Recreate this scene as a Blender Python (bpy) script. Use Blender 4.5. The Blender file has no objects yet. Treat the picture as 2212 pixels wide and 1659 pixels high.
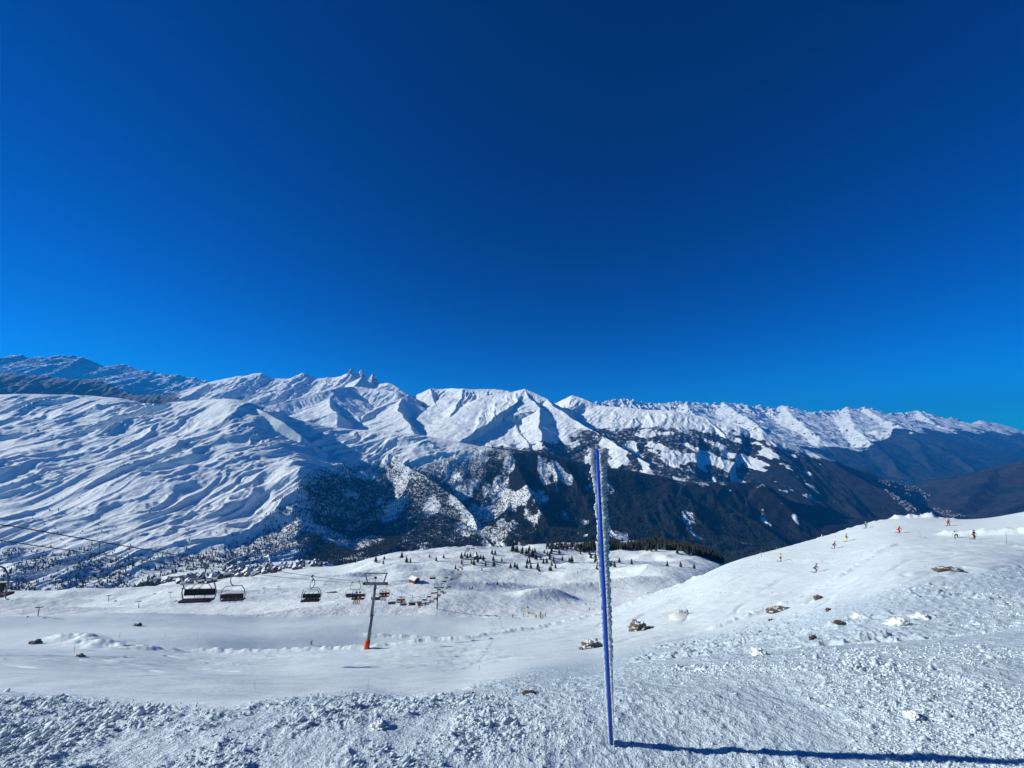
import bpy, bmesh, math, random
import numpy as np
from mathutils import Vector, Matrix
from mathutils.bvhtree import BVHTree
random.seed(7)
RNG = np.random.default_rng(11)
C = bpy.data.collections.new('scene'); bpy.context.scene.collection.children.link(C)
SC = bpy.context.scene

# ---------------------------------------------------------------- camera
# picture coordinates below are in a 2212 x 1659 frame; focal length 833 of those pixels
F, CX, CY = 833.0, 1106.0, 829.5
PITCH = math.radians(6.85); CP, SP = math.cos(PITCH), math.sin(PITCH)
def unp(x, y, zc):
    X = (x-CX)/F*zc; yc = -(y-CY)/F*zc
    return np.array([X, zc*CP-yc*SP, zc*SP+yc*CP])
def proj(X, Y, Z):
    zc = Y*CP+Z*SP; yc = -Y*SP+Z*CP
    zc = np.maximum(zc, 1e-3)
    return CX+X/zc*F, CY-yc/zc*F
cam = bpy.data.cameras.new('camera'); co = bpy.data.objects.new('camera', cam); C.objects.link(co)
cam.sensor_width = 36; cam.lens = 36*F/2212; cam.clip_start = 0.05; cam.clip_end = 200000
co.rotation_euler = (math.radians(90)+PITCH, 0, 0)
SC.camera = co

# ---------------------------------------------------------------- light
SUN_EL, SUN_AZ = math.radians(25), math.radians(-88)      # azimuth measured from the view direction, to the left
sdir = Vector((math.sin(SUN_AZ)*math.cos(SUN_EL), math.cos(SUN_AZ)*math.cos(SUN_EL), math.sin(SUN_EL)))
sl = bpy.data.lights.new('sun', 'SUN'); so = bpy.data.objects.new('sun', sl); C.objects.link(so)
sl.energy = 5.0; sl.angle = math.radians(0.5); sl.color = (1.0, 0.985, 0.93)
so.rotation_euler = (-sdir).to_track_quat('-Z', 'Y').to_euler()
w = bpy.data.worlds.new('World'); SC.world = w; w.use_nodes = True
nt = w.node_tree; bg = nt.nodes['Background']
sky = nt.nodes.new('ShaderNodeTexSky'); sky.sky_type = 'NISHITA'; sky.sun_disc = False
sky.sun_elevation = SUN_EL; sky.sun_rotation = SUN_AZ; sky.altitude = 3000
sky.air_density = 1.0; sky.dust_density = 0.0; sky.ozone_density = 6.0
# clear high-altitude winter air: deepen the model's blue channel by channel
sepc = nt.nodes.new('ShaderNodeSeparateColor'); comb = nt.nodes.new('ShaderNodeCombineColor')
nt.links.new(sky.outputs[0], sepc.inputs[0])
for i, (a_, e_) in enumerate(((0.002, 1.5), (0.84, 1.60), (0.98, 1.35))):
    m0 = nt.nodes.new('ShaderNodeMath'); m0.operation = 'MULTIPLY'; m0.inputs[1].default_value = 0.1
    m1 = nt.nodes.new('ShaderNodeMath'); m1.operation = 'POWER'; m1.inputs[1].default_value = e_
    m2 = nt.nodes.new('ShaderNodeMath'); m2.operation = 'MULTIPLY'; m2.inputs[1].default_value = a_*10
    nt.links.new(sepc.outputs[i], m0.inputs[0]); nt.links.new(m0.outputs[0], m1.inputs[0])
    nt.links.new(m1.outputs[0], m2.inputs[0]); nt.links.new(m2.outputs[0], comb.inputs[i])
nt.links.new(comb.outputs[0], bg.inputs[0]); bg.inputs[1].default_value = 0.1
SC.view_settings.view_transform = 'Standard'; SC.view_settings.look = 'None'
SC.view_settings.exposure = 0.36; SC.view_settings.gamma = 1

# ---------------------------------------------------------------- helpers
def tag(o, label=None, cat=None, group=None, kind=None):
    if label: o['label'] = label
    if cat: o['category'] = cat
    if group: o['group'] = group
    if kind: o['kind'] = kind
    return o

from concurrent.futures import ThreadPoolExecutor
POOL = ThreadPoolExecutor(4)
_ga = np.random.default_rng(5).random(65536).astype(np.float32)*np.float32(2*math.pi)
GX, GY = np.cos(_ga)*np.float32(1.4), np.sin(_ga)*np.float32(1.4)
_perm = np.random.default_rng(6).permutation(4096).astype(np.int32)
def _pn(x, y, seed):
    xf = np.floor(x); yf = np.floor(y)
    fx = (x-xf).astype(np.float32); fy = (y-yf).astype(np.float32)
    xi = xf.astype(np.int32); yi = yf.astype(np.int32)
    so_ = (seed*7919) & 0xfff
    px0 = _perm[(xi+so_) & 4095]; px1 = _perm[(xi+(so_+1)) & 4095]
    y0 = (yi+seed*31)*577; y1 = y0+577
    h00 = (px0*16+y0) & 65535; h10 = (px1*16+y0) & 65535; h01 = (px0*16+y1) & 65535; h11 = (px1*16+y1) & 65535
    u = fx*fx*fx*(fx*(fx*6-15)+10); v = fy*fy*fy*(fy*(fy*6-15)+10)
    gx1 = fx-1; gy1 = fy-1
    a = GX[h00]*fx+GY[h00]*fy; a += u*(GX[h10]*gx1+GY[h10]*fy-a)
    b = GX[h01]*fx+GY[h01]*gy1; b += u*(GX[h11]*gx1+GY[h11]*gy1-b)
    return a+v*(b-a)
def pn(x, y, seed=0):
    x = np.asarray(x); y = np.asarray(y)
    if x.size < 4000: return _pn(x, y, seed)
    sh = x.shape; x = x.ravel(); y = y.ravel(); out = np.empty(x.size, np.float32); CH = 60000
    def job(i): out[i:i+CH] = _pn(x[i:i+CH], y[i:i+CH], seed)
    list(POOL.map(job, range(0, x.size, CH)))
    return out.reshape(sh)
def fbm(x, y, o=5, seed=0, g=0.5, l=2.03):
    s = 0; a = 1.0; t = 0
    for i in range(o):
        s = s+a*pn(x, y, seed+i*17); t += a; a *= g; x = x*l+3.1; y = y*l-1.7
    return s/t
def ridged(x, y, o=5, seed=0, g=0.5, l=2.07):
    s = 0; a = 1.0; t = 0; wgt = 1.0
    for i in range(o):
        n = 1-np.abs(pn(x, y, seed+i*13)); n = n*n
        s = s+a*n*wgt; t += a; wgt = np.clip(n*1.6, 0, 1); a *= g; x = x*l+5.3; y = y*l+2.9
    return s/t
def sm(a, b, x):
    t = np.clip((x-a)/(b-a), 0, 1); return t*t*(3-2*t)

def pline(P, X, Y):
    """distance to polyline P [(x,y,...)], plus interpolated columns, side sign and arclength"""
    P = np.asarray(P, float); best = np.full(X.shape, 1e18); val = np.zeros(X.shape); side = np.zeros(X.shape); arc = np.zeros(X.shape)
    L = 0
    for a, b in zip(P[:-1], P[1:]):
        d = b[:2]-a[:2]; n2 = d@d+1e-9; ln = math.sqrt(n2)
        t = np.clip(((X-a[0])*d[0]+(Y-a[1])*d[1])/n2, 0, 1)
        ex = X-(a[0]+t*d[0]); ey = Y-(a[1]+t*d[1]); q = ex*ex+ey*ey
        m = q < best
        best = np.where(m, q, best)
        side = np.where(m, np.sign(d[0]*ey-d[1]*ex), side)
        if P.shape[1] > 2: val = np.where(m, a[2]+t*(b[2]-a[2]), val)
        arc = np.where(m, L+t*ln, arc); L += ln
    return np.sqrt(best), val, side, arc

def polar(az0, az1, na, rr):
    az = np.linspace(math.radians(az0), math.radians(az1), na)
    A, R = np.meshgrid(az, rr, indexing='xy')        # rows = r
    return A, R, R*np.sin(A), R*np.cos(A)

def grid_mesh(name, X, Y, Z, mat, cols=None, kind='structure'):
    nr, na = X.shape; n = nr*na
    me = bpy.data.meshes.new(name)
    co_ = np.empty((n, 3), np.float32); co_[:, 0] = X.ravel(); co_[:, 1] = Y.ravel(); co_[:, 2] = Z.ravel()
    me.vertices.add(n); me.vertices.foreach_set('co', co_.ravel())
    i = np.arange(n).reshape(nr, na)
    q = np.stack([i[:-1, :-1], i[:-1, 1:], i[1:, 1:], i[1:, :-1]], -1).reshape(-1, 4)[:, ::-1]
    m = len(q)
    me.loops.add(m*4); me.loops.foreach_set('vertex_index', q.ravel().astype(np.int32))
    me.polygons.add(m); me.polygons.foreach_set('loop_start', np.arange(0, m*4, 4, dtype=np.int32))
    me.polygons.foreach_set('loop_total', np.full(m, 4, np.int32))
    me.polygons.foreach_set('use_smooth', np.ones(m, bool))
    me.update(calc_edges=True)
    for k, v in (cols or {}).items():
        at = me.attributes.new(k, 'FLOAT', 'POINT'); at.data.foreach_set('value', np.clip(v, 0, 1).ravel().astype(np.float32))
    me.materials.append(mat)
    o = bpy.data.objects.new(name, me); C.objects.link(o)
    if kind: o['kind'] = kind
    return o

def raw_mesh(name, V, Fc, mat, parent=None, smooth=False, midx=None):
    me = bpy.data.meshes.new(name)
    V = np.asarray(V, np.float32); Fc = np.asarray(Fc, np.int32); k = Fc.shape[1]; m = len(Fc)
    me.vertices.add(len(V)); me.vertices.foreach_set('co', V.ravel())
    me.loops.add(m*k); me.loops.foreach_set('vertex_index', Fc.ravel())
    me.polygons.add(m); me.polygons.foreach_set('loop_start', np.arange(0, m*k, k, dtype=np.int32))
    me.polygons.foreach_set('loop_total', np.full(m, k, np.int32))
    if smooth: me.polygons.foreach_set('use_smooth', np.ones(m, bool))
    for mm in (mat if isinstance(mat, (list, tuple)) else [mat]): me.materials.append(mm)
    if midx is not None: me.polygons.foreach_set('material_index', np.asarray(midx, np.int32))
    me.update(calc_edges=True)
    o = bpy.data.objects.new(name, me); C.objects.link(o)
    if parent: o.parent = parent
    return o

# ---------------------------------------------------------------- materials
class NT:
    def __init__(s, name):
        s.m = bpy.data.materials.new(name); s.m.use_nodes = True; s.t = s.m.node_tree
        s.b = s.t.nodes['Principled BSDF']; s.b.inputs['Roughness'].default_value = 0.8
        s.b.inputs['Specular IOR Level'].default_value = 0.2
    def n(s, typ, **kw):
        x = s.t.nodes.new(typ)
        for k, v in kw.items(): setattr(x, k, v)
        return x
    def l(s, a, b): s.t.links.new(a, b)
    def noise(s, scale, detail=4, rough=0.55, vec=None, dist=0):
        x = s.n('ShaderNodeTexNoise'); x.inputs['Scale'].default_value = scale
        x.inputs['Detail'].default_value = detail; x.inputs['Roughness'].default_value = rough; x.inputs['Distortion'].default_value = dist
        if vec is None:
            if not hasattr(s, 'tc'): s.tc = s.n('ShaderNodeNewGeometry')
            vec = s.tc.outputs['Position']
        s.l(vec, x.inputs['Vector']); return x.outputs['Fac']
    def math(s, op, a, b=None, clamp=False):
        x = s.n('ShaderNodeMath', operation=op, use_clamp=clamp)
        for i, v in enumerate((a, b)):
            if v is None: continue
            if isinstance(v, (int, float)): x.inputs[i].default_value = v
            else: s.l(v, x.inputs[i])
        return x.outputs[0]
    def ramp(s, fac, stops):
        r = s.n('ShaderNodeValToRGB'); e = r.color_ramp.elements
        while len(e) < len(stops): e.new(0.5)
        for i, (p, c) in enumerate(stops):
            e[i].position = p; e[i].color = (c, c, c, 1) if isinstance(c, (int, float)) else tuple(c)+(1,)
        s.l(fac, r.inputs[0]); return r.outputs[0]
    def mix(s, f, a, b):
        x = s.n('ShaderNodeMix', data_type='RGBA')
        if isinstance(f, (int, float)): x.inputs[0].default_value = f
        else: s.l(f, x.inputs[0])
        for i, v in ((6, a), (7, b)):
            if isinstance(v, tuple): x.inputs[i].default_value = v+(1,) if len(v) == 3 else v
            else: s.l(v, x.inputs[i])
        return x.outputs[2]
    def attr(s, name):
        x = s.n('ShaderNodeAttribute', attribute_name=name); return x.outputs['Fac']
    def bump(s, h, dist, strength=1.0, normal=None):
        x = s.n('ShaderNodeBump'); x.inputs['Distance'].default_value = dist; x.inputs['Strength'].default_value = strength
        s.l(h, x.inputs['Height'])
        if normal is not None: s.l(normal, x.inputs['Normal'])
        s.l(x.outputs[0], s.b.inputs['Normal']); return x.outputs[0]
    def col(s, c):
        if isinstance(c, tuple): s.b.inputs['Base Color'].default_value = c+(1,)
        else: s.l(c, s.b.inputs['Base Color'])
    def rough(s, v): s.b.inputs['Roughness'].default_value = v

def paint(name, c, rough=0.6, metal=0.0, var=0.12, scale=6.0):
    k = NT(name); n = k.noise(scale, 4, 0.6, k.n('ShaderNodeTexCoord').outputs['Object'])
    a = tuple(x*(1-var) for x in c); b = tuple(min(1, x*(1+var)) for x in c)
    k.col(k.mix(n, a, b)); k.rough(rough); k.b.inputs['Metallic'].default_value = metal
    return k.m

SNOW = (0.80, 0.82, 0.85)
def mat_near_snow():
    k = NT('wind_crusted_snow')
    g = k.noise(0.9, 5, 0.6); c = k.mix(k.ramp(g, [(0.3, 0), (0.7, 1)]), (0.68, 0.78, 0.76), (0.75, 0.83, 0.80))
    icy = k.noise(0.06, 5, 0.6); c = k.mix(k.ramp(icy, [(0.42, 0), (0.7, 0.5)]), c, (0.59, 0.72, 0.73))
    grm = k.attr('groom'); c = k.mix(grm, k.mix(k.ramp(g, [(0.3, 0), (0.7, 1)]), (0.50, 0.62, 0.66), (0.60, 0.72, 0.75)), c)  # crust darker than piste: old icy snow, and lens falloff put into the colour
    k.col(c); k.rough(0.62); k.b.inputs['Specular IOR Level'].default_value = 0.25
    f1 = k.noise(60, 3, 0.7); f2 = k.noise(9, 4, 0.6)
    groom = k.attr('groom')
    mp = k.n('ShaderNodeMapping'); mp.inputs['Scale'].default_value = (0.25, 2.2, 0.25); mp.inputs['Rotation'].default_value = (0, 0, -0.5)
    k.l(k.tc.outputs['Position'], mp.inputs[0]); streak = k.noise(1.0, 4, 0.6, mp.outputs[0])
    h = k.math('ADD', k.math('MULTIPLY', f1, 0.25), f2)
    inv = k.math('SUBTRACT', 1.0, groom)
    h = k.math('MULTIPLY', h, k.math('ADD', k.math('MULTIPLY', inv, 1.0), 0.25))
    h = k.math('ADD', h, k.math('MULTIPLY', k.math('MULTIPLY', streak, groom), 1.6))
    k.bump(h, 0.045)
    return k.m
def mat_bowl_snow():
    k = NT('rolling_snow')
    g = k.noise(0.02, 5, 0.6); c = k.mix(g, (0.73, 0.81, 0.79), (0.79, 0.85, 0.81))
    bare = k.attr('bare'); c = k.mix(bare, c, (0.10, 0.08, 0.075))
    k.col(c); k.bump(k.noise(0.12, 6, 0.6), 3.0, 0.5)
    return k.m
def mat_mountain(name, fs, bd, bs, dark=(0.005, 0.010, 0.014), brown=(0.020, 0.017, 0.016), rock=(0.12, 0.11, 0.11)):
    """snow / rock / forest by the surface masks, with small-scale breakup of size fs metres"""
    k = NT(name)
    n1 = k.noise(1.0/fs, 6, 0.65); n2 = k.noise(0.12/fs, 5, 0.6)
    snowc = k.mix(n2, (0.79, 0.86, 0.83), (0.86, 0.90, 0.85))
    n3 = k.noise(0.45/fs, 7, 0.7); forest = k.mix(k.ramp(k.math('ADD', k.math('MULTIPLY', n2, 0.45), k.math('MULTIPLY', n3, 0.55)), [(0.42, 0), (0.58, 1)]), dark, brown)
    forest = k.mix(k.attr('plain'), forest, k.mix(n3, (0.05, 0.05, 0.05), (0.12, 0.115, 0.11)))
    def thr(attr, soft):
        a = k.attr(attr)
        d = k.math('SUBTRACT', a, k.math('MULTIPLY', k.math('SUBTRACT', n1, 0.0), 1.0))
        return k.math('MULTIPLY', k.math('ADD', d, 0.0), soft, clamp=True)
    c = k.mix(thr('rock', 9), snowc, k.mix(n1, rock, tuple(x*0.45 for x in rock)))
    c = k.mix(thr('forest', 4.5), c, forest)
    k.col(c); k.rough(0.85); k.bump(k.noise(1.0/bs, 7, 0.62), bd, 0.8)
    return k.m
# ================================================================ TERRAIN
S = 0.5486
def keyline(pts):
    """pts (x,y,zc) in picture units, or (x, None, r, z): returns sorted az, r, z"""
    out = []
    for p in pts:
        if p[1] is None:
            x, _, r, z = p; a = math.atan2((x-CX)/F, CP)
            out.append((a, r, z))
        else:
            q = unp(*p); out.append((math.atan2(q[0], q[1]), math.hypot(q[0], q[1]), q[2]))
    out.sort(); return np.array(out)
def gsmooth(a, k):
    if k <= 0: return a
    t = np.arange(-3*k, 3*k+1); w_ = np.exp(-t*t/(2*k*k)); w_ /= w_.sum()
    return np.convolve(np.pad(a, 3*k, mode='edge'), w_, 'valid')
def base_from_lines(lines, A, R, smooth=8):
    az = A[0]; rr = R[:, 0]
    rk = []; zk = []
    for i, L in enumerate(lines):
        K = keyline(L)
        lr = gsmooth(np.interp(az, K[:, 0], np.log(K[:, 1])), smooth); zr = np.interp(az, K[:, 0], K[:, 2]/K[:, 1])
        zr = gsmooth(zr, smooth)
        rk.append(np.exp(lr)); zk.append(zr*np.exp(lr))
    rk = np.array(rk); zk = np.array(zk)
    for i in range(1, len(rk)): rk[i] = np.maximum(rk[i], rk[i-1]*1.02)
    Z = np.empty_like(R)
    for j in range(len(az)):
        x = rk[:, j]; y = zk[:, j]; h = np.diff(x); d = np.diff(y)/h
        m = np.zeros(len(x)); m[0] = d[0]; m[-1] = d[-1]
        w1 = 2*h[1:]+h[:-1]; w2 = h[1:]+2*h[:-1]
        same = d[:-1]*d[1:] > 0
        with np.errstate(divide='ignore', invalid='ignore'):
            hm = (w1+w2)/(w1/d[:-1]+w2/d[1:])
        m[1:-1] = np.where(same, hm, 0)
        k = np.clip(np.searchsorted(x, rr)-1, 0, len(x)-2)
        t = np.clip((rr-x[k])/h[k], 0, 1.0); hh = h[k]
        Z[:, j] = y[k]*(2*t**3-3*t**2+1)+hh*m[k]*(t**3-2*t**2+t)+y[k+1]*(-2*t**3+3*t**2)+hh*m[k+1]*(t**3-t**2)
    return Z
def w2(pts, zcs=None):
    """picture polyline with depth -> world xy list (z as third column)"""
    return [tuple(unp(*p)) for p in pts]

# ---------------------------------------------------------------- near slope, pistes and rolling plateau
LA = [(-150,1404,62),(100,1404,64),(250,1402,70),(430,1415,75),(600,1413,75),(800,1404,75),(1000,1385,80),(1150,1362,90),(1290,1335,100),(1372,1302,105),
      (1500,1258,110),(1570,1222,112),(1700,1186,115),(1800,1158,115),(1850,1138,115),(1900,1122,114),(1970,1119,112),(2050,1124,108),(2110,1128,102),(2212,1105,95),(2360,1070,90)]
L_near = [
 [(-400,None,0.5,-1.72),(2600,None,0.5,-1.72)],
 [(-300,1659,2.55),(500,1659,2.3),(1106,1659,2.2),(2500,1659,2.15)],
 [(-300,1500,6),(600,1502,5.6),(850,1520,5.4),(1000,1500,6.2),(1290,1480,8),(1500,1450,9),(1700,1430,10),(1870,1400,12),(2212,1370,14),(2400,1350,14)],
 [(-150,1440,17),(0,1440,19),(230,1450,26),(420,1456,35),(600,1454,37),(1000,1440,37),(1290,1410,40),(1500,1370,45),(1700,1310,50),(1925,1170,75),(2110,1162,74),(2212,1163,70),(2400,1160,68)],
 LA,
 [(-150,1402,78),(250,1406,78),(430,1419,80),(600,1419,99),(800,1410,121),(1000,1391,140),(1150,1368,151),(1290,1345,156),(1372,1325,156),
  (1500,None,150,-66),(1700,None,165,-70),(1900,None,170,-72),(2212,None,160,-72),(2400,None,160,-72)],
 [(-150,1385,92),(250,1376,94),(430,1376,101),(560,1376,119),(800,1376,149),(1000,1372,165),(1150,1352,173),(1290,1333,177),(1400,1318,160),(1500,None,210,-95),(2400,None,240,-110)],
 [(-150,1356,165),(0,1356,165),(560,1356,165),(1000,1347,184),(1170,1332,190),(1290,1322,196),(1420,1305,190),(1550,None,270,-125),(2400,None,300,-150)],
 [(-150,1335,240),(200,1332,235),(600,1322,230),(940,1305,212),(1170,1303,225),(1290,1298,240),(1450,1285,260),(1550,None,350,-155),(2400,None,380,-200)],
 [(-150,1310,500),(0,1310,500),(300,1290,500),(600,1270,480),(800,1253,480),(1000,1243,480),(1150,1246,480),(1290,1250,480),(1400,1248,470),(1500,1246,450),(1560,1250,450),(1700,None,560,-260),(2400,None,600,-330)],
 [(-150,1300,900),(0,1297,900),(200,1285,950),(330,1266,1000),(480,1264,1100),(560,1243,1150),(660,1228,1200),(740,1223,1250),(830,1207,1300),(900,1200,1300),(1000,1197,1350),
  (1080,1196,1400),(1130,1190,1450),(1200,1184,1450),(1290,1186,1450),(1400,1183,1300),(1470,1188,1150),(1540,1208,950),(1570,1222,850),(1700,None,1000,-420),(2400,None,900,-500)],
 [(-150,None,1750,-730),(0,None,1800,-735),(200,None,1900,-735),(330,1252,1700),(480,1238,1750),(600,1226,1800),(690,1222,1800),(760,1236,1800),(830,None,2000,-770),(1100,None,2100,-840),(1290,None,2100,-860),(1540,None,1700,-900),(2400,None,1500,-950)],
 [(-150,None,2700,-900),(0,None,2600,-880),(300,1229,2150),(480,1220,2200),(600,1212,2200),(690,1210,2200),(800,None,2500,-880),(1290,None,2800,-950),(2400,None,2400,-1100)],
]
rr = np.concatenate([np.geomspace(0.5, 14, 520, endpoint=False), np.geomspace(14, 180, 330, endpoint=False), np.geomspace(180, 2600, 330)])
A1, R1, X1, Y1 = polar(-72, 72, 1480, rr)
Z1 = base_from_lines(L_near, A1, R1, 16)
px, py = proj(X1, Y1, Z1)
# smooth undulation of the rolling plateau
und = sm(170, 380, R1)*(1-0.75*sm(2000, 2500, R1))*(1-0.85*sm(900, 1200, R1)*(1-sm(720, 800, px)))
ca, sa = math.cos(0.6), math.sin(0.6); U = X1*ca+Y1*sa; V_ = -X1*sa+Y1*ca
wx = 40*fbm(X1/300, Y1/300, 3, 5); wy = 40*fbm(X1/300, Y1/300, 3, 6)
dune = ridged((V_+wx)/150, (U+wy)/420, 2, 21, 0.3)-0.5
Z1 += und*(20*fbm(X1/260, Y1/260, 4, 31)+20*dune*sm(200, 600, R1)+3.0*fbm(X1/60, Y1/60, 4, 33)*sm(300, 700, R1))
fold = sm(165, 215, R1)*(1-sm(560, 800, R1))
_c, _s = math.cos(0.42), math.sin(0.42); _u = X1*_c+Y1*_s; _v = -X1*_s+Y1*_c
_h0 = ridged((_v+0.6*wx)/75, (_u+wy)/330, 1, 35)-0.5
Z1 += fold*(9.0*(ridged((_v+0.6*wx-12*_h0)/85, (_u+wy)/330, 1, 35)-0.5)+0.7*fbm(X1/25, Y1/30, 3, 36))
mid = sm(14, 60, R1)*(1-sm(120, 260, R1))
groomed = sm(25, 40, R1)*(1-sm(LA[5][2]+25, 130, R1))
# where the rough wind crust lies
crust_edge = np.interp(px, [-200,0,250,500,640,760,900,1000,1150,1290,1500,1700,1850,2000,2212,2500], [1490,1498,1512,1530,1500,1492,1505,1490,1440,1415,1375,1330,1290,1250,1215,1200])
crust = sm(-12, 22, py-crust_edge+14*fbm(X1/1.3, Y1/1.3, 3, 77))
# left drift below the rough crust stays smooth
patch = sm(-0.22, 0.12, fbm(X1/0.8, Y1/0.8, 3, 41)+0.15)
pr = sm(0.15, 0.5, fbm(X1/7+3, Y1/7, 3, 43)+0.35)
near = 1-sm(10, 30, R1)
lx = X1-0.35*Z1; 
l1 = ridged(X1/0.42+0.3*fbm(X1, Y1, 2, 3), Y1/0.30, 4, 51); l2 = ridged(X1/0.11, Y1/0.08, 3, 53)
l3 = np.maximum(0, fbm(X1/0.16, Y1/0.13, 2, 55))
left = 1-sm(900, 1300, px)
crust_h = (0.016+0.024*left)*np.maximum(0, l1-0.42)*patch+0.026*np.maximum(0, l2-0.45)*patch*(0.45+0.55*left)+(0.018+0.016*left)*l3*(0.25+0.75*patch)
Z1 += crust*near*crust_h*1.25*sm(0.5, 1.6, R1)
Z1 += near*(0.05*fbm(X1/1.6, Y1/1.6, 3, 61)+0.10*fbm(X1/4, Y1/4, 2, 62))*sm(0.8, 2.5, R1)
# medium distance: bumps of the uncleared snow on the right, clumps a few decimetres high
rt = sm(1250, 1500, px)*crust*sm(9, 20, R1)*(1-sm(75, 95, R1))
cl = np.maximum(0, ridged(X1/1.5, Y1/1.3, 4, 71)-0.55)*sm(-0.1, 0.35, fbm(X1/9, Y1/7, 3, 72)+0.1)
Z1 += rt*(0.75*cl+0.25*np.maximum(0, fbm(X1/0.5, Y1/0.4, 3, 73)))
Z1 += mid*(0.25*fbm(X1/14, Y1/14, 3, 75)+0.05*fbm(X1/2.2, Y1/2.2, 3, 76)*(1-groomed*0.6))
groom = np.clip(groomed*(1-crust), 0, 1)
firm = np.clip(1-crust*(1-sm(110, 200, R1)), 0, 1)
gi = np.nonzero((groom > 0.02).ravel() & (R1 < 200).ravel())[0]
_lp = [(p[0], p[1]) for p in w2([(-150,1440,55),(250,1420,66),(430,1415,75),(800,1404,75),(1000,1385,80),(1150,1362,90),(1290,1335,100),(1500,1258,110),(1700,1186,115),(1900,1122,114),(2050,1100,125)])]
_d, _, _, _arc = pline(_lp, X1.ravel()[gi], Y1.ravel()[gi])
_dw = _d+1.2*fbm(_arc/18, _d/9, 3, 82)
Z1.reshape(-1)[gi] += groom.ravel()[gi]*(0.30*fbm(_arc/20, _dw/2.2, 3, 83)+0.30*(ridged(_arc/38, _dw/4.5, 2, 84)-0.5)*sm(-0.3, 0.4, fbm(_arc/30, _d/12, 2, 88))+0.09*fbm(_arc/2.0, _d/2.5, 3, 85)-0.16*np.exp(-((np.mod(_d+2.3*np.sin(_arc/7.5)+1.5*np.sin(_arc/4.1), 9.0)-4.5)/0.35)**2)-0.13*np.exp(-((np.mod(_d-0.35*_arc+1.8*np.sin(_arc/6.0+2), 13.0)-6)/0.4)**2))
# ploughed berms along the pistes
def berm(pts, h, wd, seed, clump=0.5, wr=None):
    global Z1
    P = w2(pts); bx = [p[0] for p in P]; by = [p[1] for p in P]
    g_ = 3.2*wd; m = (X1 > min(bx)-g_) & (X1 < max(bx)+g_) & (Y1 > min(by)-g_) & (Y1 < max(by)+g_)
    if not m.any(): return
    d, _, sd, arc = pline([(p[0], p[1]) for p in P], X1[m], Y1[m])
    if wr: d = np.where(sd < 0, d*wd/wr, d)
    nz = 0.55+clump*np.maximum(-0.9, 1.6*fbm(X1[m]/wd*0.8, Y1[m]/wd*0.8, 4, seed))
    hh_ = h*(sm(0, 25, arc)*(1-sm(arc.max()-25, arc.max(), arc)) if wr else 1.0)
    Z1[m] += hh_*np.exp(-(d/wd)**2)*np.maximum(0, nz)
berm([(430,1415,75),(600,1413,75),(800,1404,75),(1000,1385,80),(1150,1362,90),(1290,1335,100),(1372,1302,105),(1500,1258,110)], 1.5, 1.8, 91, 0.3)
berm([(1500,1258,110),(1570,1222,112),(1700,1186,115),(1800,1158,115),(1850,1138,115),(1900,1122,114)], 1.0, 1.6, 92, 0.35)
berm([(1950,1120,112),(2010,1122,110),(2060,1122,108),(2095,1122,106)], 2.3, 2.6, 93, 0.9)
berm([(1540,1360,46),(1650,1318,50),(1720,1285,53),(1800,1238,58),(1870,1198,66),(1925,1168,74)], 0.62, 0.75, 94, 0.38)
berm([(2050,1150,80),(2110,1157,78),(2212,1163,75),(2400,1168,72)], 1.7, 1.3, 95, 0.3)
berm([(1090,1300,255),(1150,1282,262),(1200,1268,268),(1240,1262,272),(1262,1262,272)], 13, 24, 96, 0.12, 7)
berm([(800,1368,150),(1000,1360,152),(1150,1345,158)], 1.6, 3, 97, 0.4)
berm([(150,1385,95),(190,1400,88),(240,1420,82),(330,1438,70)], 1.5, 3.5, 98, 0.7)
bare = np.clip(sm(0.33, 0.5, fbm(X1/25, Y1/18, 5, 101))*sm(250, 500, R1)*0.9, 0, 1)
bare *= sm(1500, 1900, R1)*0.4
MS = mat_near_snow(); MB = mat_bowl_snow()
k = 850+20
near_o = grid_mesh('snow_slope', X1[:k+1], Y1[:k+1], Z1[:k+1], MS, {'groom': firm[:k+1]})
bowl_o = grid_mesh('snow_plateau', X1[k:], Y1[k:], Z1[k:], MB, {'bare': bare[k:]})

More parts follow.
